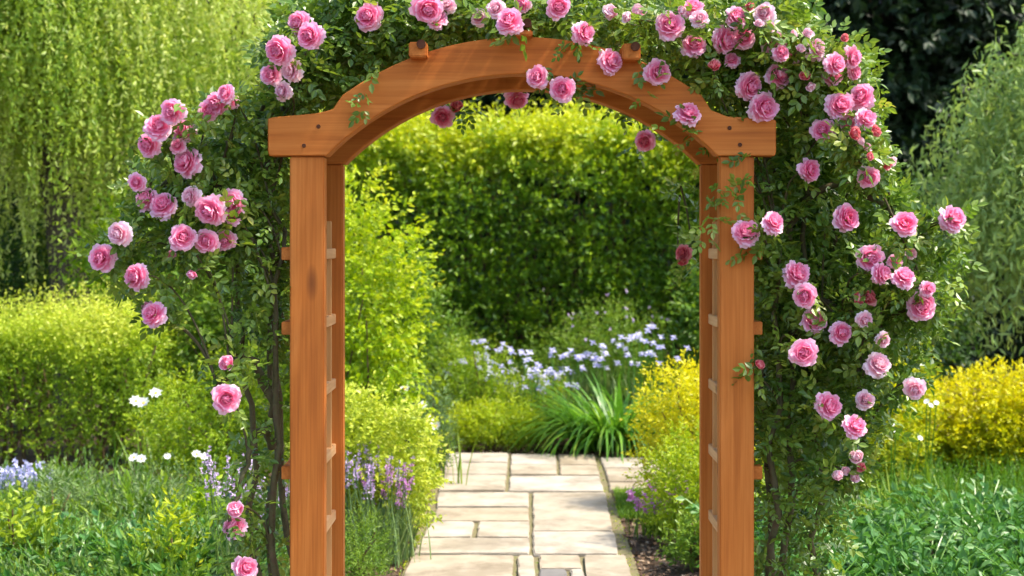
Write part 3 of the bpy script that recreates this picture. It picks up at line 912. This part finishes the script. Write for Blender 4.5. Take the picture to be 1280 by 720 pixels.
# ------------------------------------------------------------------ hedges and shrubs
def hedge(name, label, x0, x1, y0, y1, h, mat, n, leaf, shoot, per, tint, toptint, amp=.12, seed=1, wd=.5, base_bare=0.0, bump=.2, group=None, up=.5, spikes=0):
    root = thing(name, label, 'hedge', ((x0 + x1) / 2, (y0 + y1) / 2, 0), group=group)
    lx, ly = x1 - x0, y1 - y0
    ar = np.array([lx * h * 1.0, lx * ly * 1.0, ly * h * .6, ly * h * .6, lx * h * .25])
    which = R.choice(5, size=n, p=ar / ar.sum())
    u, v, dp = R.random(n), R.random(n), R.random(n) ** 2 * .32
    P, N = np.zeros((n, 3)), np.zeros((n, 3))
    for k, (ax) in enumerate(('front', 'top', 'l', 'r', 'back')):
        m = which == k
        if ax in ('front', 'back'):
            P[m] = np.stack([x0 + u[m] * lx, np.full(m.sum(), y0 if ax == 'front' else y1), v[m] * h], 1); N[m] = (0, -1 if ax == 'front' else 1, 0)
        elif ax == 'top':
            P[m] = np.stack([x0 + u[m] * lx, y0 + v[m] * ly, np.full(m.sum(), h)], 1); N[m] = (0, 0, 1)
        else:
            P[m] = np.stack([np.full(m.sum(), x0 if ax == 'l' else x1), y0 + u[m] * ly, v[m] * h], 1); N[m] = (-1 if ax == 'l' else 1, 0, 0)
    wv = waves(P, 2.2, seed)
    P += N * (amp * wv - dp)[:, None]
    # round the upper edges
    hi = np.clip((P[:, 2] - h + .25) / .25, 0, 1)
    P[:, 1] += hi * .06 * (which == 0)
    keep = (waves(P, 4.5, seed + 5) + R.normal(size=n) * .5 > -.62)
    if base_bare:
        keep &= R.random(n) < np.clip(.22 + P[:, 2] / base_bare, 0, 1)
    P, N, which = P[keep], N[keep], which[keep]
    D = N * .8 + R.normal(size=P.shape) * .5; D[:, 2] += up
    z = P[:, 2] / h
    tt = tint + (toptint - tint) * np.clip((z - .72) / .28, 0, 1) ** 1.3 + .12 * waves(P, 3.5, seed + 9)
    a = Acc()
    if spikes:
        k = int(lx * spikes)
        O = np.stack([x0 + lx * R.random(k), y0 + .15 + .5 * ly * R.random(k), np.full(k, h - .08)], 1)
        O[:, 2] += amp * waves(O, 2.2, seed)
        Dk = R.normal(size=(k, 3)) * .22 + (0, -.05, 1)
        a.shoots(O, Dk, (.12 + .30 * R.random(k) ** 2) * (1 + .5 * waves(O, 4, 2)), 13, leaf * .9, leaf * .9 * wd, droop=.03, tint=toptint, tip=.2, fine=False, spread=.9)
    a.shoots(P, D, shoot * (.6 + .8 * R.random(len(P))) * (1 + 1.5 * (z > .93) * R.random(len(P))), per, leaf, leaf * wd, droop=.12, tint=tt, tip=.22, fine=False)
    a.build('foliage', mat, root)
    t = Acc()
    for i in range(int(lx * 16)):
        b = np.array([x0 + R.random() * lx, y0 + .12 + R.random() * (ly - .2), -.02])
        e = b + (R.normal() * .18, R.normal() * .1, h * (.75 + .2 * R.random()))
        t.tube(bez(b, b + (R.normal() * .06, 0, h * .3), e - (R.normal() * .1, 0, h * .3), e, 6), np.linspace(.016, .006, 6), 5)
    t.build('stems', M['twig'], root)
    return root


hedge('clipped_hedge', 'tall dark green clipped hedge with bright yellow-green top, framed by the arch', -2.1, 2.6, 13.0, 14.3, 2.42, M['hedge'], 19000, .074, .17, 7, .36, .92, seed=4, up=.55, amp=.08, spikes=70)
hedge('golden_hedge', 'yellow-green hedge with bare brown stems at its foot below the weeping tree', -4.6, -2.42, 9.7, 10.6, .93, M['gold_hedge'], 12000, .036, .13, 7, .36, .80, seed=8, base_bare=.5, amp=.05, spikes=30)


def shrub(name, label, c, r, mat, n, leaf, shoot=.16, per=8, tint=.5, amp=.2, seed=1, wd=.55, up=.4, cat='shrub', power=.35, topt=.2, fine=True, droop=.15, spread=1.0, group=None, nst=9, freq=2.8):
    """c: centre of the foot; r: radii, r[2] the full height"""
    root = thing(name, label, cat, (c[0], c[1], 0), group=group)
    cc = (c[0], c[1], r[2] * .46); rr = (r[0], r[1], r[2] * .54)
    P, N = blob(n, cc, rr, amp, freq, power, seed, -.95)
    keep = (waves(P, 6.0, seed + 5) + R.normal(size=len(P)) * .5 > -.6) & (P[:, 2] > .015)
    P, N = P[keep], N[keep]
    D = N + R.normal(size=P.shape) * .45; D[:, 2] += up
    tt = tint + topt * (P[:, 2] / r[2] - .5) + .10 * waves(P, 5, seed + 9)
    sh = shoot * (.6 + .8 * R.random(len(P)))
    O = P - unit(D) * (sh * .6)[:, None]
    O[:, 2] = np.maximum(O[:, 2], .01)
    a = Acc()
    a.shoots(O, D, sh, per, leaf, leaf * wd, droop=droop, tint=tt, tip=.22, fine=fine, spread=spread)
    a.build('foliage', mat, root)
    t = Acc()
    for i in range(nst):
        e = np.array(cc) + unit(R.normal(size=3)) * np.array(rr) * .7
        b = np.array([c[0] + R.normal() * r[0] * .12, c[1] + R.normal() * r[1] * .12, -.02])
        e[2] = max(e[2], .06)
        t.tube(bez(b, b + (0, 0, r[2] * .25), (b + e) / 2 + (0, 0, r[2] * .1), e, 6), np.linspace(.011, .003, 6), 5)
    t.build('stems', M['twig'], root)
    return root


def dots(name, root, P, size, mat, tint=.5, k=5, tvar=.35):
    """tiny florets: k small petals round each point"""
    a = Acc(); m = len(P)
    for i in range(k):
        D = R.normal(size=(m, 3)); D[:, 2] += .35; D[:, 1] -= .2
        a.leaves(P, D, R.normal(size=(m, 3)), size * (.7 + .6 * R.random(m)), size * .7, tint + tvar * R.normal(size=m) * .6, False)
    return a.build(name, mat, root)


# inside the arch
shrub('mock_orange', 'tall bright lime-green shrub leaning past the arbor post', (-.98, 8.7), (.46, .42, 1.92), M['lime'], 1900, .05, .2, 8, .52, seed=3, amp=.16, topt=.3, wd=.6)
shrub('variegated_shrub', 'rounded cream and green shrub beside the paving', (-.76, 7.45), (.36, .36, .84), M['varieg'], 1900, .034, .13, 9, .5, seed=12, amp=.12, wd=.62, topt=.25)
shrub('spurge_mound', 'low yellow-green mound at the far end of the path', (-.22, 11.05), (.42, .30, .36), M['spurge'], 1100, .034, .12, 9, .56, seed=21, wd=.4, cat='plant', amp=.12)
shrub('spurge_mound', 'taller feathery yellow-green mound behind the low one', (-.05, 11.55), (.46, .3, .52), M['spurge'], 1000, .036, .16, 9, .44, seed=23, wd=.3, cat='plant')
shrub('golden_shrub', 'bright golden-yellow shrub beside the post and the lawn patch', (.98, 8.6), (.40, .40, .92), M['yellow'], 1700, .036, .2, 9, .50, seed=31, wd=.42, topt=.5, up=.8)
shrub('green_shrub', 'green bushy plant under the golden-yellow shrub', (.90, 7.55), (.32, .32, .60), M['spurge'], 1200, .034, .16, 9, .48, seed=33, wd=.4, cat='plant', up=.8)
shrub('leafy_tuft', 'low green tuft on the mulch at the foot of the bushy green plant', (.80, 7.02), (.16, .18, .26), M['mid'], 240, .036, .13, 8, .5, seed=87, wd=.4, cat='plant', up=1.0)
shrub('catmint', 'grey-green rounded bush hazed with lavender flowers before the clipped hedge', (.62, 12.35), (.66, .42, 1.0), M['mid'], 1900, .045, .24, 9, .5, seed=36, wd=.28, up=.8)
cat_ = [o for o in bpy.data.objects if o.name.startswith('catmint')][0]
P, N = blob(60, (.75, 12.25, .55), (.55, .4, .52), .1, 2, .1, 5, .45)
dots('blossoms', cat_, P + R.normal(size=P.shape) * .03, .022, M['violet'], .85)
shrub('ferny_plant', 'ferny green plant between the lime shrub and the irises', (-.42, 11.5), (.34, .3, .82), M['spurge'], 700, .05, .3, 10, .36, seed=41, wd=.2, up=1.2, cat='plant')
shrub('ferny_plant', 'dark upright feathery plant rising behind the ferny green one', (-.62, 12.2), (.3, .28, 1.0), M['mid'], 620, .06, .34, 10, .42, seed=43, wd=.18, up=1.4, cat='plant')
shrub('ferny_plant', 'short bluish tuft of leaves at the foot of the lime shrub', (-.62, 9.9), (.18, .2, .66), M['grey'], 330, .06, .26, 9, .4, seed=44, wd=.2, up=1.6, cat='plant')

# strap leaved clump
root = thing('daylily_clump', 'clump of long arching strap leaves at the end of the path', 'plant', (.66, 11.0, 0))
a = Acc(); n = 620
th = R.random(n) * 6.283; rr = .30 * R.random(n) ** .6
P = np.stack([.66 + rr * np.cos(th), 11.0 + rr * .8 * np.sin(th), np.zeros(n)], 1)
a.blades(P, .5 + .34 * R.random(n), .5 + .8 * R.random(n) + rr, th + R.normal(size=n) * .5,   .017 + .009 * R.random(n), .34 + .25 * R.normal(size=n), seg=7, curve=1.1)
a.build('foliage', M['strap'], root)

# iris drift
def iris_clump(x, y, label, s=1.0, n=4, mat='iris', hh=.62):
    root = thing('iris_clump', label, 'flower', (x, y, 0), group='pale blue flowers across the middle of the bed')
    a = Acc(); m = 60
    P = np.stack([x + R.normal(size=m) * .07, y + R.normal(size=m) * .06, np.zeros(m)], 1)
    a.blades(P, (.32 + .25 * R.random(m)) * s, .1 + .3 * R.random(m), R.random(m) * 6.28, .016, .4 + .2 * R.normal(size=m), seg=4)
    a.build('foliage', M['grey'], root)
    for i in range(n):
        b = np.array([x + R.normal() * .12, y + R.normal() * .08, 0])
        t = b + np.array([R.normal() * .04, R.normal() * .03, (hh + .22 * R.random()) * s])
        st = Acc(); st.tube([b, (b + t) / 2 + (R.normal() * .01, 0, 0), t], [.005, .004, .003], 5)
        so = st.build('stem', M['strap'], root)
        f = Acc()
        for k in range(6):
            az = k * 1.047 + R.random() * .3
            up_ = .9 if k % 2 else -.25
            d = np.array([[math.cos(az), math.sin(az), up_]])
            f.leaves(t[None], d, np.array([[R.normal() * .3, -.2, 1.0]]), .036 * (.85 + .3 * R.random()),    .03, .42 + .26 * R.normal())
        f.build('bloom', M[mat], root)
    return root


for px, py, d, lab in ((590, 465, 11.6, 'whitish iris clump next to the ferny green plant'), (640, 452, 11.9, 'pale iris clump behind the taller feathery mound'), (662, 468, 11.5, 'nearest pale iris clump, low behind the feathery mound'),
                       (690, 455, 11.8, 'pale iris clump in the middle of the drift'), (720, 448, 12.0, 'pale blue iris clump between the drift middle and the lavender haze'), (742, 444, 11.9, 'pale blue iris clump directly behind the strap leaves'),
                       (672, 482, 11.9, 'whitest iris clump, low among its own leaves'), (706, 474, 11.6, 'pale iris clump beside the edge of the strap leaves'), (757, 436, 12.0, 'taller blue iris clump above the strap leaves'),
                       (798, 426, 11.6, 'tall blue iris clump at the back of the strap leaves'), (826, 436, 11.4, 'blue iris clump nearest the golden-yellow shrub'), (620, 440, 12.1, 'sparse iris clump below the foot of the clipped hedge'), (640, 475, 11.9, 'bushy pale iris clump with blooms crowded low')):
    z = gz(py, d)
    iris_clump(gx(px, d), d, lab, n=12, hh=max(z - .12, .2), s=1.0)


# lavender-like spikes
def spike_plant(name, label, x, y, h, n, mat, leafmat, rad, seed=1, size=.011, nb=18, tint=.62):
    root = thing(name, label, 'flower', (x, y, 0))
    a = Acc(); fl = []
    m = n * 6
    P = np.stack([x + R.normal(size=m) * rad * .55, y + R.normal(size=m) * rad * .5, np.zeros(m)], 1)
    a.blades(P, h * (.45 + .3 * R.random(m)), .15 + .35 * R.random(m), R.random(m) * 6.28, .008, .45 + .2 * R.normal(size=m), seg=3)
    for i in range(n):
        b = np.array([x + R.normal() * rad * .4, y + R.normal() * rad * .4, 0])
        t = b + np.array([R.normal() * rad * .5, R.normal() * rad * .4, h * (.75 + .35 * R.random())])
        p = bez(b, b + (0, 0, h * .3), t - (0, 0, h * .3), t, 6)
        a.tube(p, np.linspace(.0035, .002, 6), 4, .4)
        k = R.random(nb) * .38
        q = t[None] - (t - p[2])[None] * k[:, None]
        fl.append(q + R.normal(size=q.shape) * size * .5)
    a.build('foliage', M[leafmat], root)
    dots('blossoms', root, np.concatenate(fl), size, M[mat], tint, 3)
    return root


spike_plant('lavender', 'lavender with soft violet spikes in front of the cream and green shrub', -.74, 7.1, .50, 30, 'violet', 'grey', .17)
spike_plant('lavender', 'deeper magenta lavender spikes against the cream and green shrub', -.62, 7.15, .42, 20, 'magenta', 'grey', .10)
spike_plant('sage_plant', 'small magenta flower spikes at the path edge under the golden shrub', .66, 7.75, .20, 14, 'magenta', 'mid', .10, size=.018)
spike_plant('sage_plant', 'small magenta flower spikes nearest the green bushy plant', .80, 7.9, .26, 12, 'magenta', 'mid', .09, size=.018)
spike_plant('catmint_tuft', 'airy lilac flower spikes around the foot of the rose canes', -1.12, 6.2, .62, 26, 'violet', 'grey', .2, tint=.8)
spike_plant('catmint_tuft', 'small pale blue flower tuft in the leafy bed before the yellow-green hedge', gx(32, 8.1), 8.1, .30, 16, 'iris', 'grey', .11, size=.02)
shrub('box_mound', 'small dense green mound at the inner foot of the post', (-.72, 6.6), (.15, .2, .34), M['mid'], 700, .026, .12, 9, .56, seed=51, wd=.2, up=1.0, cat='plant')
shrub('green_shrub', 'bright green leafy shrub behind the daisies and rose canes', (-1.72, 8.6), (.42, .45, .86), M['spurge'], 1700, .036, .2, 9, .40, seed=53, wd=.4, up=.8)
shrub('green_shrub', 'tall mid green bush between the golden hedge and the rose', (-2.1, 10.7), (.85, .5, 1.75), M['mid'], 2600, .06, .26, 8, .52, seed=55, wd=.45)
shrub('green_shrub', 'pale leafy sapling in front of the weeping strands', (-2.95, 11.0), (.42, .4, 1.95), M['lime'], 620, .07, .3, 8, .22, seed=57, wd=.5)
shrub('green_shrub', 'shadowed green bush behind the lime-green shrub', (-1.15, 11.8), (.62, .5, 1.6), M['mid'], 1700, .06, .26, 8, .42, seed=59, wd=.45)
shrub('rhododendron', 'dark broad-leaved bush beside the clipped hedge and post', (1.75, 12.2), (.62, .5, 1.55), M['mid'], 1500, .075, .24, 8, .36, seed=61, wd=.4)
shrub('rhododendron', 'deep green bush at the foot of the dark evergreens', (3.05, 13.6), (1.1, .6, 2.2), M['mid_tree'], 2200, .085, .3, 8, .4, seed=63, wd=.4)
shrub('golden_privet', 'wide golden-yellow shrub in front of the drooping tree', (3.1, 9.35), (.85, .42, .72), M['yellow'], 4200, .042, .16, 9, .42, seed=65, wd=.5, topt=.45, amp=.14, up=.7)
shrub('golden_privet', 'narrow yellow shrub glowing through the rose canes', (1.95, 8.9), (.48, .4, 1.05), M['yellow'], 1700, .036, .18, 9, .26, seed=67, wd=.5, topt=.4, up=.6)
shrub('green_shrub', 'loose yellow-green bush beside the outermost rose blooms', (2.35, 10.3), (.5, .4, 1.75), M['spurge'], 1500, .05, .25, 8, .4, seed=69, wd=.45)


shrub('green_shrub', 'broad shadowed green bush behind the golden hedge, under the weeping strands', (-4.0, 12.3), (1.1, .6, 1.9), M['mid_tree'], 2200, .07, .28, 8, .5, seed=71, wd=.45)
shrub('green_shrub', 'feathery green bush rising just behind the golden hedge', (-2.9, 12.9), (.9, .6, 2.2), M['mid_tree'], 2000, .07, .28, 8, .6, seed=73, wd=.45)

shrub('leafy_tuft', 'bright lime tuft in the middle of the low leafy bed', (gx(252, 6.9), 6.9), (.13, .13, .40), M['lime'], 110, .05, .14, 8, .3, seed=81, wd=.5, cat='plant', up=1.0)
shrub('leafy_tuft', 'taller yellow-green tuft at the bottom of the bed near the lowest rose bloom', (gx(215, 6.1), 6.1), (.14, .14, .46), M['spurge'], 120, .05, .16, 8, .5, seed=82, wd=.35, cat='plant', up=1.0)
shrub('leafy_tuft', 'grey-green tuft with narrow leaves below the pale blue flowers', (gx(70, 7.2), 7.2), (.22, .2, .42), M['grey'], 260, .045, .2, 9, .5, seed=83, wd=.2, cat='plant', up=1.4)
shrub('leafy_tuft', 'grey-green tuft with narrow leaves between the daisies and lime tuft', (gx(190, 7.4), 7.4), (.26, .2, .40), M['grey'], 300, .045, .2, 9, .4, seed=84, wd=.2, cat='plant', up=1.4)
shrub('leafy_tuft', 'light green tuft with round leaves in the outermost near part of the bed', (gx(20, 6.3), 6.3), (.18, .16, .48), M['varieg'], 130, .05, .15, 8, .3, seed=85, wd=.6, cat='plant', up=1.0)
# white daisies and poppies
def daisy(name, label, x, y, heads, size, cat='flower'):
    root = thing(name, label, cat, (x, y, 0))
    a = Acc(); m = 26
    P = np.stack([x + R.normal(size=m) * .08, y + R.normal(size=m) * .06, np.zeros(m)], 1)
    hm = max(h for _, _, h in heads)
    a.blades(P, hm * (.4 + .35 * R.random(m)), .1 + .4 * R.random(m), R.random(m) * 6.28, .014, .5 + .2 * R.normal(size=m), seg=4)
    a.build('foliage', M['mid'], root)
    for hx, hy, hz in heads:
        t = np.array([hx, hy, hz])
        s = Acc(); s.tube(bez((x, y, 0), (x, y, hz * .4), t - (0, -.02, hz * .3), t, 6), .003, 5); s.build('stem', M['strap'], root)
        f = Acc(); k = 8
        ax = unit(np.array([R.normal() * .3, -.7, .7])); u = unit(np.cross(ax, (1, 0, 0))); v = np.cross(ax, u)
        th = np.arange(k) * 6.283 / k + R.random()
        D = u[None] * np.cos(th)[:, None] + v[None] * np.sin(th)[:, None] + ax[None] * .35
        f.leaves(np.repeat(t[None], k, 0), D, np.repeat(ax[None], k, 0), size * .5, size * .36, .5 + .3 * R.normal(size=k))
        b = f.build('bloom', M['white'], root)
        c = Acc()
        c.tube([t, t + ax * size * .07, t + ax * size * .11], [size * .13, size * .12, size * .02], 8)
        c.build('centre', M['stamen'], b)
    return root


def heads(lst, d):
    return [(gx(px, d), d + R.normal() * .03, gz(py, d)) for px, py in lst]


daisy('white_poppy', 'largest white flowers standing tall beside the golden hedge', gx(182, 8.9), 8.95, heads([(170, 502), (180, 504), (197, 491)], 8.85), .085)
daisy('daisy', 'white daisy low in front of the bright green shrub, nearest the golden hedge', gx(175, 8.0), 8.05, heads([(170, 571), (177, 574)], 8.0), .06)
daisy('daisy', 'single small white daisy between two larger white ones', gx(208, 8.0), 8.05, heads([(209, 571)], 8.0), .045)
daisy('daisy', 'bright white daisy nearest the rose canes', gx(243, 8.0), 8.05, heads([(244, 569), (256, 571)], 8.0), .055)
daisy('white_iris', 'white flowers beside the lime shrub at the path corner', gx(541, 9.3), 9.35, heads([(546, 532), (538, 527), (528, 508), (506, 486)], 9.3), .075)
daisy('daisy', 'small white flowers above the grass under the rose blooms', gx(1118, 7.4), 7.45, heads([(1112, 529), (1121, 541), (1148, 547)], 7.4), .034)
daisy('daisy', 'pale lilac-white flowers near the golden privet and palest rose', gx(1160, 8.0), 8.05, heads([(1158, 502), (1168, 503), (1163, 507)], 8.0), .036)

# ------------------------------------------------------------------ beds in front
def scatter_xy(n, poly, d_lo=None):
    """ground points inside a polygon of (x, y)"""
    return poly_points(n, poly)


# left bed of mixed low perennials
def bed(name, poly, hfun, mat, n, leaf, shoot, per, tint, wd=.4, seed=1, up=1.6, fine=True, blade=0, bladeh=.3, blademat=None, droop=.2, spread=.9):
    q = scatter_xy(n, poly)
    h = hfun(q[:, 0], q[:, 1])
    P = np.stack([q[:, 0], q[:, 1], np.maximum(h * R.random(n) ** .5 - shoot * .6, 0)], 1)
    keep = waves(P, 4, seed) + R.normal(size=n) * .5 > -.7
    P = P[keep]
    D = R.normal(size=P.shape) * .55; D[:, 2] += up
    a = Acc()
    a.shoots(P, D, shoot * (.6 + .8 * R.random(len(P))), per, leaf, leaf * wd, droop=droop, tint=tint + .18 * waves(P, 2.5, seed + 2), tip=.25, fine=fine, spread=spread)
    if blade:
        q = scatter_xy(blade, poly)
        P = np.stack([q[:, 0], q[:, 1], np.zeros(blade)], 1)
        hh = hfun(q[:, 0], q[:, 1])
        a.blades(P, (hh + bladeh) * (.6 + .6 * R.random(blade)), .1 + .45 * R.random(blade) ** 2, R.random(blade) * 6.28, .011, tint + .2 * R.normal(size=blade) + .15 * waves(P, 3, 3), seg=4)
    return tag(a.build(name, mat), kind='stuff')


lbed = [(-3.7, 9.6), (-1.0, 8.6), (-.95, 6.2), (-1.0, 5.2), (-2.2, 5.2), (-3.2, 7.5)]
def tufts(name, poly, nc, per_c, mat, leaf, wd, hfun, tint, seed, rad=.09, per=9):
    c = poly_points(nc, poly)
    n = nc * per_c
    ci = np.repeat(np.arange(nc), per_c)
    h = np.maximum(hfun(c[:, 0], c[:, 1]) * (.7 + .6 * R.random(nc)), .06)[ci]
    off = R.normal(size=(n, 2))
    P = np.stack([c[ci, 0] + off[:, 0] * rad * .5, c[ci, 1] + off[:, 1] * rad * .5, np.zeros(n)], 1)
    D = np.stack([off[:, 0] * .42, off[:, 1] * .42, np.ones(n)], 1) + R.normal(size=(n, 3)) * .12
    a = Acc()
    k = (leaf * (.7 + .7 * R.random(nc)))[ci]
    tt = (tint + .22 * R.normal(size=nc))[ci]
    for q in range(3):
        m = (np.arange(nc) % 3 == q)[ci]
        a.shoots(P[m], D[m], h[m] * (.6 + .5 * R.random(m.sum())), per, leaf * (.7, 1, 1.35)[q], leaf * wd * (.6, 1, 1.5)[q], droop=.12, tint=tt[m], tip=.3, spread=.8, up=.7, leafdroop=-.15)
    return tag(a.build(name, mat), kind='stuff')


tufts('undergrowth', lbed, 260, 30, M['bed_leaf'], .036, .30, lambda x, y: .13 + .05 * waves(np.stack([x, y, x * 0], 1), 3, 2), .40, 3, rad=.16)


def mound(mat, leaf, wd, n, up, label, group):
    """one mounded perennial built at the origin: shoots fanning out from a crown of stems"""
    root = thing('mounded_perennial', label, 'plant', (0, 0, 0), group=group)
    d = unit(R.normal(size=(n, 3)) * (1, 1, .5) + (0, 0, up))
    d[:, 2] = np.abs(d[:, 2])
    b = np.stack([d[:, 0] * .07, d[:, 1] * .07, np.full(n, .01)], 1)
    ln = .36 * (.75 + .35 * R.random(n))
    a, t = Acc(), Acc()
    O = b + d * (ln * .35)[:, None]
    a.shoots(O, d, ln * .65, 11, leaf, leaf * wd, droop=.16, tint=.46 + .12 * R.normal(size=n), tip=.34, spread=.75, up=.6, leafdroop=-.1)
    for k in range(0, n, 5):
        p = b[k] + d[k][None] * (ln[k] * np.linspace(0, .9, 5))[:, None]
        t.tube(p, np.linspace(.003, .0015, 5), 4)
    a.build('foliage', mat, root, world=False)
    t.build('stems', M['strap'], root, world=False)
    return root


kinds = [mound(M['grey'], .034, .24, 260, .55, 'grey-green mounded perennial with narrow leaves in the leafy bed below the golden hedge', 'grey-green mounds in the leafy bed'),
         mound(M['bed_leaf'], .042, .34, 210, .6, 'mid green mounded perennial in the leafy bed below the golden hedge', 'mid green mounds in the leafy bed'),
         mound(M['mid'], .050, .42, 170, .7, 'fresh green broader-leaved mound in the leafy bed below the golden hedge', 'fresh green mounds in the leafy bed')]
used = [0, 0, 0]
for row, (d, cnt) in enumerate(((7.9, 8), (7.35, 7), (6.85, 7), (6.4, 6), (6.0, 6))):
    for c in range(cnt):
        k = (row * 2 + c * 5 + (c * c) % 3) % 3 if row < 3 else (0, 1, 2, 1, 2, 0)[(c + row) % 6]
        o = kinds[k] if used[k] == 0 else copy_tree(kinds[k])
        used[k] += 1
        px = -20 + (300 - 6 * row) * (c + .25 + .5 * R.random()) / cnt
        dd = d + R.normal() * .10
        s_ = .72 + .45 * R.random()
        o.location = (gx(px, dd), dd, 0); o.scale = (s_ * 1.1, s_ * 1.1, s_); o.rotation_euler = (0, 0, R.random() * 6.28)

rbed = [(1.25, 10.2), (4.6, 10.2), (3.6, 7.2), (1.2, 7.2)]
bed('grass', rbed, lambda x, y: .20 + .06 * waves(np.stack([x, y, x * 0], 1), 3, 4), M['grass'], 13000, .030, .22, 9, .26, wd=.26, seed=5, blade=1500, bladeh=.06)


def leafy(label, group):
    """a low perennial with broad pointed leaves: foliage and stems; built once at the origin, then copied"""
    root = thing('leafy_perennial', label, 'plant', (0, 0, 0), group=group)
    a, t = Acc(), Acc()
    m = 34
    th = np.arange(m) * 2.4
    b = np.stack([np.cos(th) * .05, np.sin(th) * .05, np.zeros(m)], 1)
    D = np.stack([np.cos(th) * .6, np.sin(th) * .6, np.ones(m)], 1)
    ln = .24 + .16 * R.random(m)
    a.shoots(b, D, ln, 11, .050, .026, droop=.28, tint=.46 + .1 * R.normal(size=m), tip=.35, spread=1.0, up=.9, leafdroop=.25, taper=.25)
    for i in range(m):
        d = unit(D[i]); p = b[i] + d[None] * (ln[i] * np.linspace(0, 1, 6))[:, None]; p[:, 2] -= .28 * ln[i] * np.linspace(0, 1, 6) ** 2
        t.tube(p, np.linspace(.004, .002, 6), 4)
    a.build('foliage', M['ground_leaf'], root, world=False)
    t.build('stems', M['strap'], root, world=False)
    return root


proto = leafy('broad-leaved green perennial in the low bed below the rose canes', 'broad-leaved plants filling the low bed')
spots = []
for j, d in enumerate((5.6, 5.95, 6.3, 6.65, 7.0, 7.3)):
    xs = np.arange(1.06 + .12 * (j % 2), 640 * d / F + .35, .31)
    for x in xs:
        spots.append((x + R.normal() * .05, d + R.normal() * .07, 1.05 + .4 * R.random()))
for i, (x, y, s) in enumerate(spots):
    o = proto if i == 0 else copy_tree(proto)
    o.location = (x, y, 0); o.scale = (s, s, s * 1.0); o.rotation_euler = (0, 0, R.random() * 6.28)
bproto = leafy('low leafy plant with rounded light leaves in the near bed by the hedge side', 'light leafy plants in the near bed')
for i in range(13):
    o = bproto if i == 0 else copy_tree(bproto)
    d = 5.9 + R.random() * .7
    s = 1.0 + .35 * R.random()
    o.location = (gx(20 + 285 * (i + R.random() * .6) / 13, d), d, 0); o.scale = (s, s, s); o.rotation_euler = (0, 0, R.random() * 6.28)

# small lawn patch beside the path
lp = [(.54, 9.1), (1.25, 9.1), (1.1, 8.2), (.52, 8.25)]
q = poly_points(9000, lp); P = np.stack([q[:, 0], q[:, 1], np.zeros(len(q)) - .01], 1)
a = Acc(); a.blades(P, .035 + .025 * R.random(len(q)), .2 + .5 * R.random(len(q)), R.random(len(q)) * 6.28, .005, .62 + .2 * R.normal(size=len(q)), seg=2)
tag(a.build('lawn_grass', M['grass']), kind='stuff')

# bark mulch along the path edges
q = np.concatenate([poly_points(5000, [(-1.3, 11), (-.5, 11), (-.56, 5.4), (-1.3, 5.4)]), poly_points(3600, [(.53, 9.0), (1.2, 9.0), (1.2, 5.4), (.5, 5.4)]), poly_points(1500, [(-1.2, 11.2), (1.2, 11.2), (1.2, 10.7), (-1.2, 10.7)])])
n = len(q)
a = Acc()
D = R.normal(size=(n, 3)); D[:, 2] *= .25
NN = R.normal(size=(n, 3)) * .35; NN[:, 2] += 1
a.leaves(np.stack([q[:, 0], q[:, 1], -.022 + .016 * R.random(n)], 1), D, NN, .022 + .022 * R.random(n), .012 + .01 * R.random(n), R.random(n), False)
tag(a.build('bark_mulch', M['chip']), kind='stuff')
# moss tufts and seedlings in the joints
n = 1500
q = np.concatenate([np.stack([R.random(n // 3) * 1.06 - .54, 6.4 + R.random(n // 3) * 4.2], 1), np.stack([.495 + R.normal(size=n // 3) * .018, 6.4 + R.random(n // 3) * 4.2], 1), np.stack([-.545 + R.normal(size=n // 3) * .018, 6.4 + R.random(n // 3) * 4.2], 1)])
a = Acc()
a.leaves(np.stack([q[:, 0], q[:, 1], np.full(len(q), -.012)], 1), R.normal(size=(len(q), 3)) * .6 + (0, 0, .3), R.normal(size=(len(q), 3)) + (0, 0, 1), .016, .009, .5 + .25 * R.normal(size=len(q)), False)
tag(a.build('moss', M['spurge']), kind='stuff')
